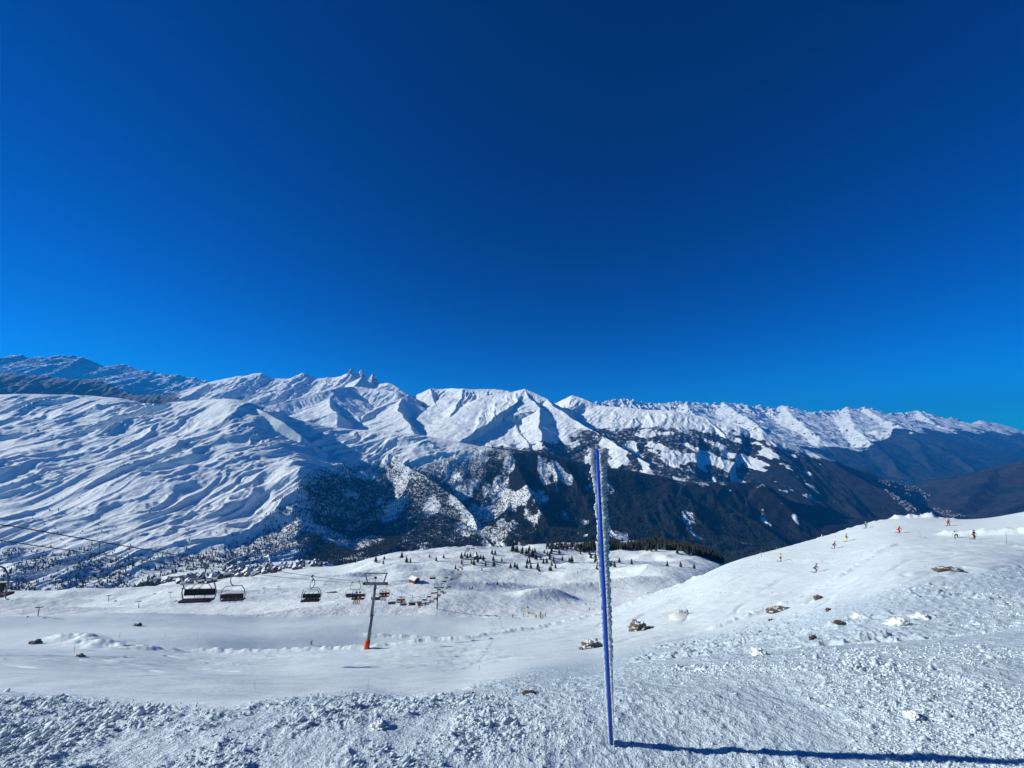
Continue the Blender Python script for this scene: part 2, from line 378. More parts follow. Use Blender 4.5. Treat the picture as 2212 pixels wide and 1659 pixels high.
# ---------------------------------------------------------------- far terrain: crests with falling flanks over a valley floor
def ridge_terrain(X, Y, Z, ridges, jag=0.0, warp=45, seed=200):
    wxx = warp*fbm(X/500, Y/500, 3, seed+1); wyy = warp*fbm(X/500, Y/500, 3, seed+2)
    Xw = X+wxx; Yw = Y+wyy
    D = np.full(X.shape, 1e9); ARC = np.zeros(X.shape)
    for n, (pts, kl, kr, amp) in enumerate(ridges):
        P = [tuple(unp(*p)) for p in pts]
        reach = 4500
        bx = [p[0] for p in P]; by = [p[1] for p in P]; zm = max(p[2] for p in P); kmin = min(kl, kr)*0.8
        cand = ((X > min(bx)-reach) & (X < max(bx)+reach) & (Y > min(by)-reach) & (Y < max(by)+reach)).ravel()
        ci = np.nonzero(cand)[0]
        if not len(ci): continue
        xf, yf = Xw.ravel()[ci], Yw.ravel()[ci]
        dbx = np.maximum(0, np.maximum(min(bx)-xf, xf-max(bx))); dby = np.maximum(0, np.maximum(min(by)-yf, yf-max(by)))
        k1 = zm-kmin*np.hypot(dbx, dby)+120*amp > Z.ravel()[ci]
        ci = ci[k1]; xm, ym = xf[k1], yf[k1]
        d, zc_, side, arc = pline(P, xm, ym)
        kk = np.where(side > 0, kl, kr)
        b0 = zc_-kk*d*(0.80+0.28*np.exp(-d/700))
        k2 = b0+75*amp > Z.ravel()[ci]
        ci = ci[k2]; xm, ym, d, arc, b0 = xm[k2], ym[k2], d[k2], arc[k2], b0[k2]
        arcw = arc+60*fbm(xm/300, ym/300, 2, seed+5+n)+n*733
        fl = ridged(arcw/330, d/1500, 4, seed+40+n)-0.5
        fl2 = ridged(arcw/95, d/500, 3, seed+60+n)-0.5
        env = sm(20, 420, d)
        h = b0+amp*(95*fl*env+24*fl2*sm(0, 200, d))+amp*14*fbm(xm/120, ym/120, 4, seed+80+n)
        if jag: h = h+jag*amp*(ridged(arcw/520, d/900, 4, seed+120+n)-0.45)*np.exp(-d/650)
        Zf = Z.reshape(-1); Zf[ci] = np.maximum(Zf[ci], h)
    return Z

# --- valley side opposite: the broad snowy mountain on the left and the wooded spurs to its right
L_left = [
 [(-300,None,1500,-900),(300,None,1500,-900),(760,None,1500,-900),(1290,None,1500,-1000),(2600,None,1500,-1300)],
 [(-150,1225,2250),(0,1225,2250),(300,1238,2250),(480,1229,2350),(690,1221,2450),(760,1214,2500),(900,1210,2600),(1000,1210,2750),(1100,1205,2900),(1290,1205,3000),(1500,1220,3300),(1800,1180,3900),(2100,1150,4200),(2500,1150,4200)],
 [(-150,1150,2650),(0,1150,2650),(300,1150,2700),(480,1150,2800),(650,1150,2900),(760,1170,3150),(900,1160,3300),(1000,1165,3300),(1100,1150,3500),(1290,1165,3500),(1500,1190,3700),(1700,1190,4000),(1800,1170,4300),(2100,1145,4600),(2500,1140,4600)],
 [(-150,1000,3500),(0,1000,3500),(300,1010,3500),(480,1010,3600),(650,1005,3700),(760,1040,4100),(900,1050,4300),(1000,1080,4200),(1100,1095,4100),(1290,1120,4100),(1500,1130,4200),(1700,1140,4500),(1800,1135,4700),(2100,1130,5200),(2500,1130,5200)],
 [(-150,905,4500),(0,905,4500),(200,912,4500),(400,900,4500),(500,895,4500),(600,940,4400),(700,968,4700),(800,975,4800),(900,985,4800),(1000,1005,4700),(1100,1030,4600),(1290,1065,4500),(1500,1080,4600),(1700,1095,4900),(1800,1120,5100),(2500,1128,6000)],
 [(-150,852,5200),(0,852,5200),(92,852,5200),(186,854,5200),(258,861,5200),(285,866,5200),(325,876,5200),(372,869,5100),(426,865,5000),(491,861,4900),(518,864,4900),(563,876,5000),(640,905,5200),(700,920,5300),(767,928,5400),(811,930,5400),(891,937,5300),(940,945,5300),(995,956,5200),(1035,964,5200),(1097,973,5000),
  (1167,980,5000),(1209,990,5000),(1246,999,5000),(1275,1009,5000),(1330,1014,5000),(1382,1020,5100),(1402,1025,5100),(1440,1031,5100),(1469,1040,5100),(1518,1042,5100),(1646,1041,5100),(1666,1052,5000),(1689,1074,4900),(1717,1090,4900),(1748,1100,4800),(1774,1105,4800),(1804,1119,4700),(1832,1141,4700),(1900,1165,4700),(2100,1200,4700),(2500,1200,4700)],
 [(-300,None,10500,-700),(300,None,9500,-700),(491,None,8000,-900),(1000,None,7500,-900),(1290,None,7300,-1200),(1646,None,6900,-1600),(1832,None,6000,-1800),(2500,None,6000,-1900)],
]
rr2 = np.concatenate([np.geomspace(1550, 2200, 24, endpoint=False), np.geomspace(2200, 8500, 720, endpoint=False), np.geomspace(8500, 11000, 16)])
A2, R2, X2, Y2 = polar(-61, 61, 1250, rr2)
Z2 = base_from_lines(L_left, A2, R2, 3)
px2, py2 = proj(X2, Y2, Z2)
crestr = np.interp(A2[0], keyline(L_left[5])[:, 0], keyline(L_left[5])[:, 1])[None, :]
face = sm(2150, 2600, R2)*(1-0.92*sm(crestr*0.93, crestr*1.0, R2))
def anis(X, Y, ang, la, lb, o, seed, wamp=0.5):
    c_, s_ = math.cos(ang), math.sin(ang)
    u = X*c_+Y*s_; v = -X*s_+Y*c_
    v = v+wamp*lb*fbm(X/(la*0.9), Y/(la*0.9), 3, seed+7)*2
    h0 = ridged(u/la, v/lb, 2, seed)-0.5
    return ridged(u/la, (v+0.28*lb*h0)/lb, o, seed)-0.5
west = 1-sm(1050, 1250, px2)
bigr = 0.8+0.9*sm(3000, 4700, R2)
amv = (0.30+1.05*sm(-0.32, 0.42, fbm(X2/800, Y2/800, 3, 351)))*(1-0.35*sm(1090, 1180, py2)); amw = 0.25+1.1*sm(-0.3, 0.35, fbm(X2/420+7, Y2/420, 3, 352))
Z2 += face*west*(amv*(0.75+0.35*sm(3200, 4600, R2))*125*anis(X2, Y2, math.radians(64), 1300, 360, 5, 301, 0.8)+amw*40*anis(X2, Y2, math.radians(56)+0.0, 560, 190, 5, 311, 1.0)+10*ridged(X2/130, Y2/130, 4, 312)*amw+60*fbm(X2/900, Y2/900, 3, 321))
Z2 += face*(1-west)*(110*anis(X2, Y2, math.radians(80), 900, 480, 5, 331)+30*anis(X2, Y2, math.radians(95), 350, 130, 4, 341)+50*fbm(X2/900, Y2/900, 3, 322))
# spurs whose right flanks are steep and lie in shade
sp = [
 ([(622,985,4150),(655,1010,3900),(668,1050,3600),(664,1100,3250),(655,1150,2950),(640,1195,2700)], 0.95, 0.85, 0.3),
 ([(863,998,4550),(925,1030,4250),(985,1075,3950),(1025,1115,3700),(1030,1150,3500)], 0.95, 0.8, 0.3),
 ([(491,861,4900),(560,885,4700),(615,912,4550),(650,940,4450)], 0.8, 1.15, 0.2),
 ([(1100,985,4950),(1140,1050,4300),(1180,1120,3800)], 0.8, 0.6, 0.5),
 ([(1382,1022,5000),(1440,1090,4500),(1500,1150,4100)], 0.8, 0.6, 0.6),
 ([(1518,1044,5000),(1590,1100,4600),(1680,1160,4200)], 0.8, 0.6, 0.7),
 ([(1646,1043,5000),(1720,1110,4650),(1800,1160,4450)], 0.9, 0.6, 0.7),
]
Z2 = ridge_terrain(X2, Y2, Z2, sp, warp=40, seed=400)
px2, py2 = proj(X2, Y2, Z2)
def masks(px, py, tree_pts, soft=18, nz=0, Xs=None, Ys=None, seed=0, wl=500, namp=30):
    t = np.interp(px, [p[0] for p in tree_pts], [p[1] for p in tree_pts])
    return sm(-soft, soft, py-t+namp*fbm(Xs/wl, Ys/wl, 4, seed))
# wooded ground: a belt low on the left, nearly everything on the right
f2 = 0.60*masks(px2, py2, [(-200,1240),(0,1190),(120,1185),(250,1195),(430,1190),(560,1150),(640,1050),(700,1005),(800,1000),(900,1000),(1000,990),(1060,975),(1150,975),(2500,960)], 20, 0, X2, Y2, 501, 260, 45)
f2 += 0.42*sm(980, 1120, px2)+0.28*sm(640, 690, px2)*(1-sm(1000, 1100, px2))*sm(1000, 1050, py2)
clear = sm(0.12, 0.30, fbm(X2/260, Y2/420, 4, 503)+0.18*np.exp(-((px2-1080)/90)**2-((py2-1110)/60)**2)*2.2-0.12*sm(1300,1450,px2))
f2 = f2*(1-0.62*clear)
f2 = np.where(py2 < 1050, f2, f2)
shelf = np.exp(-((py2-1046)/9)**2)*sm(1440, 1470, px2)*(1-sm(1650, 1690, px2)); f2 = f2*(1-0.42*shelf*sm(-0.15, 0.25, fbm(X2/160, Y2/160, 3, 505)))
back = sm(crestr*1.005, crestr*1.03, R2)
gx = np.gradient(Z2, axis=1)/np.maximum(np.gradient(X2, axis=1)**2+np.gradient(Y2, axis=1)**2, 1)**0.5
gy = np.gradient(Z2, axis=0)/np.maximum(np.gradient(R2, axis=0), 1)
slope2 = np.sqrt(gx**2+gy**2)
rock2 = 0.62*sm(0.75, 1.4, slope2)*sm(1250, 1400, px2)+0.28*sm(0.8, 1.4, slope2)
tree_density = np.where(px2 < 1300, f2, f2*0.9)
f2 = f2*np.where(px2 < 1050, 0.72, 0.86+0.12*sm(1290, 1450, px2))
MM = mat_mountain('snow_and_forest', 30, 10, 45)
mid_o = grid_mesh('snowy_mountain', X2, Y2, Z2, MM, {'forest': f2, 'rock': rock2})

# --- middle distance peaks
def R_(*p): return [(x*S, y*S, z) for x, y, z in p]
ridges3 = [
 # needle ridge, far
 (R_((780,1540,11500),(818,1506,12000),(900,1490,12000),(929,1481,12000),(963,1481,12000),(1000,1470,12000),(1034,1470,12000),(1077,1492,12000),(1140,1492,12000),(1190,1468,12000),(1249,1490,12000),(1300,1487,12000),(1344,1481,12000),(1375,1466,12000),(1393,1470,12000),(1409,1484,12000),(1434,1486,12000),(1460,1490,12000),(1490,1512,11800),(1529,1508,11500),(1574,1529,11200),(1606,1556,11000),(1680,1600,10500)), 0.55, 0.62, 1.3),
 (R_((820,1506,12000),(760,1545,10500),(690,1580,9800),(620,1600,9400)), .5, .5, .8),
 (R_((929,1481,12000),(890,1540,10800),(860,1600,9800)), .45, .75, .9),
 (R_((1372,1466,12000),(1384,1452,12000),(1394,1456,12000)), 2.4, 2.4, 0.3),
 (R_((1352,1480,12000),(1372,1463,12000)), 1.6, 1.6, 0.5),
 (R_((1412,1466,12000),(1420,1454,12000),(1429,1453,12000)), 2.8, 2.8, 0.3),
 (R_((1458,1480,11900),(1469,1466,11900),(1478,1478,11900)), 2.2, 2.2, 0.3),
 # the ridge falling left from the needles and its spur
 (R_((1425,1486,11600),(1393,1522,10600),(1339,1526,10000),(1300,1535,9700),(1240,1549,9400),(1172,1567,9100),(1090,1590,8700),(1030,1604,8500)), 0.6, 0.45, 0.7),
 (R_((1339,1526,10000),(1296,1567,9300),(1300,1603,8600),(1325,1625,8200),(1330,1680,7700)), 0.75, 0.42, 0.7),
 (R_((1393,1522,10600),(1480,1530,10500),(1570,1545,10300)), .5, .75, 1.0),
 # pyramid with long lit left flank
 (R_((1606,1556,10000),(1583,1567,9800),(1497,1603,9300),(1434,1635,8800),(1402,1690,8200)), 0.7, 0.45, 0.5),
 (R_((1583,1567,9800),(1565,1617,8900),(1588,1639,8500),(1619,1675,8000),(1630,1720,7500)), 0.8, 0.42, 0.5),
 # next one right
 (R_((1655,1562,11500),(1696,1529,11500),(1723,1533,11500),(1760,1530,11500),(1827,1531,11000),(1859,1533,11000),(1945,1533,11000),(2000,1540,10800)), .6, .55, 1.1),
 (R_((1827,1531,11000),(1809,1576,10000),(1787,1612,9200),(1760,1666,8500),(1728,1715,7900)), .8, .42, .7),
 (R_((1696,1529,11500),(1700,1560,10600),(1715,1590,10000)), .8, .5, .7),
 # broad snow shoulder
 (R_((2000,1570,10000),(1972,1585,9800),(1940,1601,9500),(1859,1639,9000),(1790,1685,8300),(1719,1725,7800)), .6, .42, .5),
 (R_((1972,1585,9800),(2010,1640,8900),(2045,1703,8000),(2080,1750,7400)), .8, .45, .6),
 # sharp pyramid peak and its right-hand ridge into the gorge
 (R_((1900,1560,10000),(1990,1548,10000),(2068,1531,10000),(2110,1550,9800),(2158,1572,9500),(2183,1601,9100),(2217,1624,8800),(2253,1649,8500),(2294,1672,8200),(2334,1696,7900),(2375,1717,7600),(2405,1755,7200),(2450,1810,6800),(2524,1862,6300)), .6, .52, .6),
 (R_((2068,1531,10000),(2080,1565,9500),(2130,1610,8800),(2120,1680,8000),(2150,1760,7200)), .62, .45, .9),
 # long ridge falling right over the forested slope
 (R_((2183,1590,10500),(2255,1556,10500),(2316,1577,10200),(2345,1597,10000),(2440,1603,9600),(2542,1613,9300),(2642,1617,9000),(2768,1640,8700),(2836,1658,8500),(2904,1676,8300),(2949,1696,8200),(3000,1704,8000),(3117,1748,7800),(3187,1772,7700),(3243,1797,7700),(3317,1864,7600),(3373,1905,7600),(3466,1968,7700),(3530,2015,7700),(3580,2055,7700)), 1.0, .50, .7),
 (R_((2542,1613,9300),(2600,1700,8000),(2640,1790,7000),(2700,1860,6300)), .5, .55, .8),
 (R_((2768,1640,8700),(2880,1740,7600),(2960,1830,6900),(3050,1900,6300)), .5, .6, .9),
 (R_((3000,1704,8000),(3100,1800,7200),(3200,1900,6600),(3280,1980,6200)), .5, .65, 1.0),
 (R_((3187,1772,7700),(3300,1900,7000),(3400,1990,6600)), .5, .7, 1.0),
 (R_((2380,1720,7600),(2440,1760,7000),(2560,1830,6300),(2700,1870,6000)), .4, .5, .8),
 # dark rocky ridge behind the left mountain
 (R_((-300,1455,8500),(0,1467,8500),(68,1474,8500),(113,1481,8500),(167,1479,8500),(226,1492,8500),(316,1496,8500),(393,1497,8500),(434,1517,8400),(488,1544,8300),(533,1562,8200),(606,1551,8100),(655,1560,8000),(723,1578,7900),(790,1610,7700)), .6, .85, 2.6),
 # brown slope on the right side of the great valley
 (R_((4400,1780,7000),(4032,1809,7400),(3933,1837,7700),(3816,1865,8100),(3700,1884,8700),(3630,1902,9300),(3560,1930,10000)), .42, .45, .8),
 (R_((3933,1837,7700),(3870,1900,7000),(3800,1990,6400),(3740,2060,6000)), .5, .5, 1.0),
 (R_((4300,1800,7000),(4150,1900,6300),(4000,1990,5800),(3900,2060,5500)), .5, .5, 1.0),
]
rr3 = np.concatenate([np.geomspace(5300, 15500, 740, endpoint=False), np.geomspace(15500, 18000, 12)])
A3, R3, X3, Y3 = polar(-61, 61, 1400, rr3)
Z3 = -1750+750*sm(0.35, -0.25, np.tan(A3))+12*fbm(X3/400, Y3/400, 3, 600)
Z3 = ridge_terrain(X3, Y3, Z3, ridges3, jag=22, warp=70, seed=610)
px3, py3 = proj(X3, Y3, Z3)
tl = [(0,3000),(600,2000),(870,1100),(930,980),(1000,960),(1100,970),(1180,950),(1280,925),(1340,918),(1430,922),(1500,925),(1580,930),(1640,952),(1700,968),(1790,1000),(2300,900)]
f3 = masks(px3, py3, tl, 10, 0, X3, Y3, 601, 420, 26)
f3 = 0.12*sm(-60, 0, py3-np.interp(px3, [p[0] for p in tl], [p[1] for p in tl]))*sm(900, 1100, px3)+f3*(0.75+0.25*sm(1650, 1800, px3))
open3 = sm(0.10, 0.3, fbm(X3/330, Y3/520, 4, 603)+0.28*np.exp(-((py3-985-0.06*(px3-1400))/22)**2)*sm(1280, 1350, px3)*(1-sm(1620, 1700, px3)))
f3 = f3*(1-0.7*open3*(1-sm(1680, 1850, px3)))
gx = np.gradient(Z3, axis=1)/np.maximum(np.gradient(X3, axis=1)**2+np.gradient(Y3, axis=1)**2, 1)**0.5
gy = np.gradient(Z3, axis=0)/np.maximum(np.gradient(R3, axis=0), 1)
slope3 = np.sqrt(gx**2+gy**2)
rock3 = 0.46*sm(0.8, 1.6, slope3)+0.70*sm(430, 370, px3)*sm(0.1, .3, slope3)+0.1*sm(-100, 900, Z3)*sm(.8, 1.2, slope3)
needle = np.exp(-((px3-762)/45)**2)*sm(818, 806, py3); rock3 = np.maximum(rock3, 0.62*needle)
f3 = f3*(0.86+0.12*sm(1500, 1700, px3))
MM3 = mat_mountain('alpine_peaks', 70, 30, 110, dark=(0.006, 0.012, 0.018), brown=(0.032, 0.027, 0.027), rock=(0.07, 0.07, 0.075))
pk_o = grid_mesh('mountain_peaks', X3, Y3, Z3, MM3, {'forest': f3, 'rock': rock3, 'plain': sm(-1590, -1690, Z3)*sm(1750, 1850, px3)})

# --- far ranges
ridges4 = [
 (R_((-500,1430,20000),(-200,1420,20000),(0,1430,20000),(27,1420,20000),(50,1404,20000),(81,1397,20000),(113,1418,20000),(145,1410,20000),(181,1418,20000),(212,1406,20000),(262,1403,20000),(316,1411,20000),(323,1406,20000),(344,1434,20000),(371,1463,19800),(384,1456,19800),(434,1443,19500),(470,1439,19500),(511,1447,19500),(524,1461,19000),(583,1467,18500),(601,1468,18500),(619,1474,18500),(669,1479,18000),(732,1491,18000),(818,1506,18000),(900,1530,18000)), .55, .6, 2.0),
 (R_((601,1468,18500),(560,1500,16800),(470,1530,15500)), .6, .8, 1.3),
 (R_((323,1406,20000),(260,1450,18000),(150,1500,16500)), .6, .8, 1.6),
 (R_((2250,1600,22000),(2334,1586,22000),(2389,1583,22000),(2420,1578,22000),(2457,1579,22000),(2497,1578,22000),(2533,1590,22000),(2588,1597,22000),(2651,1586,22000),(2692,1586,22000),(2733,1588,22000),(2768,1597,22000),(2845,1589,22000),(2881,1597,22000),(2922,1595,22000),(2958,1608,22000),(3014,1602,22000),(3047,1616,22000),(3093,1604,22000),(3163,1618,22000),(3210,1633,21500),(3280,1623,22000),(3336,1610,22000),(3360,1618,22000),(3410,1609,22000),(3448,1618,22000),(3504,1634,22000),(3560,1632,22500),(3611,1624,22500),(3653,1630,22500),(3700,1648,23000),(3765,1653,23500),(3812,1655,23500),(3849,1640,24000),(3919,1646,24000),(3961,1658,24000),(4032,1660,24500),(4300,1665,25000)), .42, .62, 3.0),
 (R_((2700,1586,22000),(2720,1625,19500),(2760,1660,17500),(2800,1690,16000)), .45, .5, 1.6),
 (R_((2845,1589,22000),(2900,1625,19500),(2960,1660,17500),(3000,1700,16000)), .45, .5, 1.6),
 (R_((3093,1604,22000),(3120,1640,19500),(3170,1680,17500),(3230,1730,15800)), .45, .5, 1.6),
 (R_((3336,1610,22000),(3350,1650,19500),(3370,1690,17500),(3420,1740,15500),(3450,1775,14500)), .42, .45, 1.5),
 (R_((3410,1609,22000),(3470,1650,19500),(3560,1690,17500)), .45, .5, 1.6),
 (R_((3370,1690,17500),(3504,1700,16500),(3560,1716,16000),(3607,1730,15500),(3700,1772,14500),(3770,1809,13800),(3831,1850,13200),(3870,1890,13000)), .42, .6, 1.6),
 (R_((3450,1760,14500),(3500,1800,13500),(3530,1850,12600)), .6, .7, 1.3),
 (R_((3607,1730,15500),(3640,1800,13800),(3670,1860,12700)), .6, .7, 1.3),
 (R_((3611,1624,22500),(3680,1670,20500),(3793,1715,18500),(3900,1760,17000),(4000,1800,16000)), .4, .5, 1.6),
 (R_((3849,1640,24000),(3900,1700,20500),(4032,1740,18500),(4200,1780,17500)), .4, .5, 1.6),
]
rr4 = np.concatenate([np.geomspace(11000, 33500, 560, endpoint=False), np.geomspace(33500, 36000, 6)])
A4, R4, X4, Y4 = polar(-61, 61, 1300, rr4)
Z4 = -1750+750*sm(0.3, -0.25, np.tan(A4))+10*fbm(X4/500, Y4/500, 3, 700)
Z4 = ridge_terrain(X4*1.0, Y4*1.0, Z4, ridges4, jag=110, warp=80, seed=710)
Z4 += (130*(ridged(X4/1500, Y4/1500, 6, 760)-0.5)+45*(ridged(X4/700, Y4/450, 4, 765)-0.5))*sm(-1500, -600, Z4)
px4, py4 = proj(X4, Y4, Z4)
tl4 = [(0,2000),(1250,1200),(1300,1000),(1640,950),(1700,955),(1790,966),(1850,974),(1890,955),(1935,926),(1970,932),(2010,925),(2080,930),(2212,935),(2400,930)]
f4 = masks(px4, py4, tl4, 6, 0, X4, Y4, 701, 900, 24)
gx = np.gradient(Z4, axis=1)/np.maximum(np.gradient(X4, axis=1)**2+np.gradient(Y4, axis=1)**2, 1)**0.5
gy = np.gradient(Z4, axis=0)/np.maximum(np.gradient(R4, axis=0), 1)
slope4 = np.sqrt(gx**2+gy**2)
rock4 = 0.56*sm(0.5, 1.15, slope4)+0.50*sm(470, 300, px4)*sm(.2, .5, slope4)
f4 = f4*(0.9-0.0*slope4)
MM4 = mat_mountain('far_peaks', 160, 55, 260, dark=(0.008, 0.014, 0.02), brown=(0.034, 0.033, 0.036), rock=(0.07, 0.08, 0.10))
far_o = grid_mesh('distant_mountains', X4, Y4, Z4, MM4, {'forest': f4, 'rock': rock4, 'plain': sm(-1590, -1690, Z4)*sm(1750, 1850, px4)})
# ================================================================ THINGS
def bil(A, rr, Z, X, Y):
    a = math.atan2(X, Y); r = math.hypot(X, Y)
    j = (a-A[0, 0])/(A[0, 1]-A[0, 0]); j = min(max(j, 0), A.shape[1]-1.001); j0 = int(j); fj = j-j0
    i = np.searchsorted(rr, r)-1; i = min(max(i, 0), len(rr)-2); fi = (r-rr[i])/(rr[i+1]-rr[i])
    return float((Z[i, j0]*(1-fj)+Z[i, j0+1]*fj)*(1-fi)+(Z[i+1, j0]*(1-fj)+Z[i+1, j0+1]*fj)*fi)
def gz(X, Y):
    r = math.hypot(X, Y)
    if r < 2250: return bil(A1, rr, Z1, X, Y)
    return max(bil(A2, rr2, Z2, X, Y), bil(A1, rr, Z1, X, Y) if r < 2590 else -1e9)
def hit(x, y, rmin=0.6):
    """where the line of sight through picture point (x, y) meets the ground"""
    d = unp(x, y, 1.0); h = math.hypot(d[0], d[1]); a = math.atan2(d[0], d[1]); sl_ = d[2]/h
    for A, R_r, Z in ((A1, rr, Z1), (A2, rr2, Z2), (A3, rr3, Z3)):
        j = int(round((a-A[0, 0])/(A[0, 1]-A[0, 0]))); col = Z[:, j]
        m = np.nonzero((col >= sl_*R_r) & (R_r > rmin))[0]
        if len(m) and m[0] > 0:
            i = m[0]; e0 = sl_*R_r[i-1]-col[i-1]; e1 = sl_*R_r[i]-col[i]
            t = e0/(e0-e1) if e0 != e1 else 0; r = R_r[i-1]+min(max(t, 0), 1)*(R_r[i]-R_r[i-1])
            return Vector((r*math.sin(a), r*math.cos(a), sl_*r))
    return None
def depth(p): return p[1]*CP+p[2]*SP
def visible(p, tol=0.6):
    q = proj(np.float64(p[0]), np.float64(p[1]), np.float64(p[2])); g = hit(float(q[0]), float(q[1]))
    return g is None or math.hypot(g.x, g.y) > math.hypot(p[0], p[1])*(1-0.02)-tol
def on(x, y): # ground point under a picture position
    p = hit(x, y); return Vector((p.x, p.y, gz(p.x, p.y)))

class MB:
    def __init__(s): s.v = []; s.f = []; s.mi = []
    def add(s, V, Fs, mi=0):
        o = len(s.v); s.v += [tuple(v) for v in V]; s.f += [tuple(i+o for i in f) for f in Fs]; s.mi += [mi]*len(Fs); return s
    def box(s, c, h, rot=None, mi=0, taper=1.0):
        c = Vector(c); V = []
        for z in (-1, 1):
            t = taper if z > 0 else 1
            for x, y in ((-1, -1), (1, -1), (1, 1), (-1, 1)):
                p = Vector((x*h[0]*t, y*h[1]*t, z*h[2])); V.append(c+(rot @ p if rot else p))
        return s.add(V, [(3, 2, 1, 0), (4, 5, 6, 7), (0, 1, 5, 4), (1, 2, 6, 5), (2, 3, 7, 6), (3, 0, 4, 7)], mi)
    def tube(s, pts, r, n=8, mi=0, cap=True):
        pts = [Vector(p) for p in pts]; rs = r if isinstance(r, (list, tuple)) else [r]*len(pts)
        o = len(s.v); prev = None
        for i, p in enumerate(pts):
            d = (pts[min(i+1, len(pts)-1)]-pts[max(i-1, 0)]).normalized()
            up = Vector((0, 0, 1)) if abs(d.z) < 0.95 else Vector((0, 1, 0))
            a = d.cross(up).normalized() if prev is None else (prev-d*prev.dot(d)).normalized(); prev = a; b = d.cross(a)
            for k_ in range(n):
                t_ = 2*math.pi*k_/n; s.v.append(tuple(p+(a*math.cos(t_)+b*math.sin(t_))*rs[i]))
        for i in range(len(pts)-1):
            for k_ in range(n):
                s.f.append((o+i*n+k_, o+i*n+(k_+1) % n, o+(i+1)*n+(k_+1) % n, o+(i+1)*n+k_)); s.mi.append(mi)
        if cap:
            s.f.append(tuple(o+k_ for k_ in range(n))[::-1]); s.mi.append(mi)
            s.f.append(tuple(o+(len(pts)-1)*n+k_ for k_ in range(n))); s.mi.append(mi)
        return s
    def build(s, name, mats, parent=None, smooth=False):
        me = bpy.data.meshes.new(name); me.from_pydata(s.v, [], s.f)
        for m in (mats if isinstance(mats, (list, tuple)) else [mats]): me.materials.append(m)
        me.polygons.foreach_set('material_index', s.mi)
        if smooth: me.polygons.foreach_set('use_smooth', [True]*len(s.f))
        me.update(); o = bpy.data.objects.new(name, me); C.objects.link(o)
        if parent: o.parent = parent
        return o
def empty(name, loc=(0, 0, 0), rz=0):
    o = bpy.data.objects.new(name, None); C.objects.link(o); o.location = loc; o.rotation_euler = (0, 0, rz); o.empty_display_size = 0.2; return o
KIDS = {}
def kids(o): return [c for c in bpy.data.objects if c.parent == o]
def copy_tree(o, ch=None):
    c = o.copy(); C.objects.link(c)
    for k_ in (ch if ch is not None else kids(o)):
        d = k_.copy(); C.objects.link(d); d.parent = c
        for g in kids(k_): e = g.copy(); C.objects.link(e); e.parent = d
    return c

M = dict(
 pole=paint('blue_plastic', (0.012, 0.075, 0.42), 0.35), rime=None,
 steel=paint('galvanised_steel', (0.17, 0.19, 0.20), 0.5, 0.5), dark=paint('dark_seat_padding', (0.025, 0.02, 0.025), 0.6),
 frame=paint('grey_tube_frame', (0.16, 0.17, 0.19), 0.45, 0.5), orange=paint('orange_padding', (0.62, 0.085, 0.012), 0.6),
 rope=paint('steel_rope', (0.035, 0.03, 0.035), 0.6, 0.3), white=paint('white_plastic', (0.7, 0.72, 0.74), 0.5), red=paint('red_plastic', (0.5, 0.02, 0.02), 0.5),
 skin=paint('skin', (0.45, 0.27, 0.2), 0.6), black=paint('black_cloth', (0.015, 0.015, 0.02), 0.8),
 wood=paint('larch_cladding', (0.16, 0.075, 0.04), 0.85, scale=3), render_=paint('house_render', (0.42, 0.36, 0.28), 0.85, scale=2), stone=paint('house_stone', (0.2, 0.18, 0.17), 0.9, scale=2),
 glass=paint('dark_panes', (0.02, 0.025, 0.035), 0.15), greypost=paint('weathered_post', (0.2, 0.21, 0.23), 0.7), trunk=paint('tree_bark', (0.07, 0.045, 0.035), 0.9), yel=paint('yellow_lance', (0.65, 0.35, 0.03), 0.6))
def snow_mat(name, c=(0.80, 0.83, 0.86), bs=8, bd=0.02):
    k = NT(name); tc = k.n('ShaderNodeTexCoord').outputs['Object']; n = k.noise(bs, 5, 0.65, tc)
    k.col(k.mix(n, tuple(x*0.95 for x in c), c)); k.rough(0.6); k.bump(n, bd); return k.m
M['rime'] = snow_mat('rime_ice', (0.84, 0.87, 0.86), 60, 0.006);    M['crumb'] = snow_mat('ice_crumbs', (0.60, 0.71, 0.74), 60, 0.006); M['cap'] = snow_mat('snow_cap', (0.74, 0.80, 0.78), bs=3, bd=0.05)
def needles():
    k = NT('conifer_needles'); n = k.noise(0.7, 4, 0.7); oi = k.n('ShaderNodeObjectInfo').outputs['Random']
    c = k.mix(n, (0.008, 0.018, 0.014), (0.03, 0.045, 0.03)); c = k.mix(k.math('MULTIPLY', oi, 0.35), c, (0.05, 0.04, 0.03)); k.col(c); k.rough(0.9); return k.m
M['needles'] = needles()
def make_translucent(m, f):
    t = m.node_tree; o = t.nodes['Material Output']; b = t.nodes['Principled BSDF']; tr = t.nodes.new('ShaderNodeBsdfTranslucent'); tr.inputs[0].default_value = (0.93, 0.95, 0.95, 1)
    mxs = t.nodes.new('ShaderNodeMixShader'); mxs.inputs[0].default_value = f
    t.links.new(b.outputs[0], mxs.inputs[1]); t.links.new(tr.outputs[0], mxs.inputs[2]); t.links.new(mxs.outputs[0], o.inputs['Surface'])
make_translucent(M['rime'], 0.5)
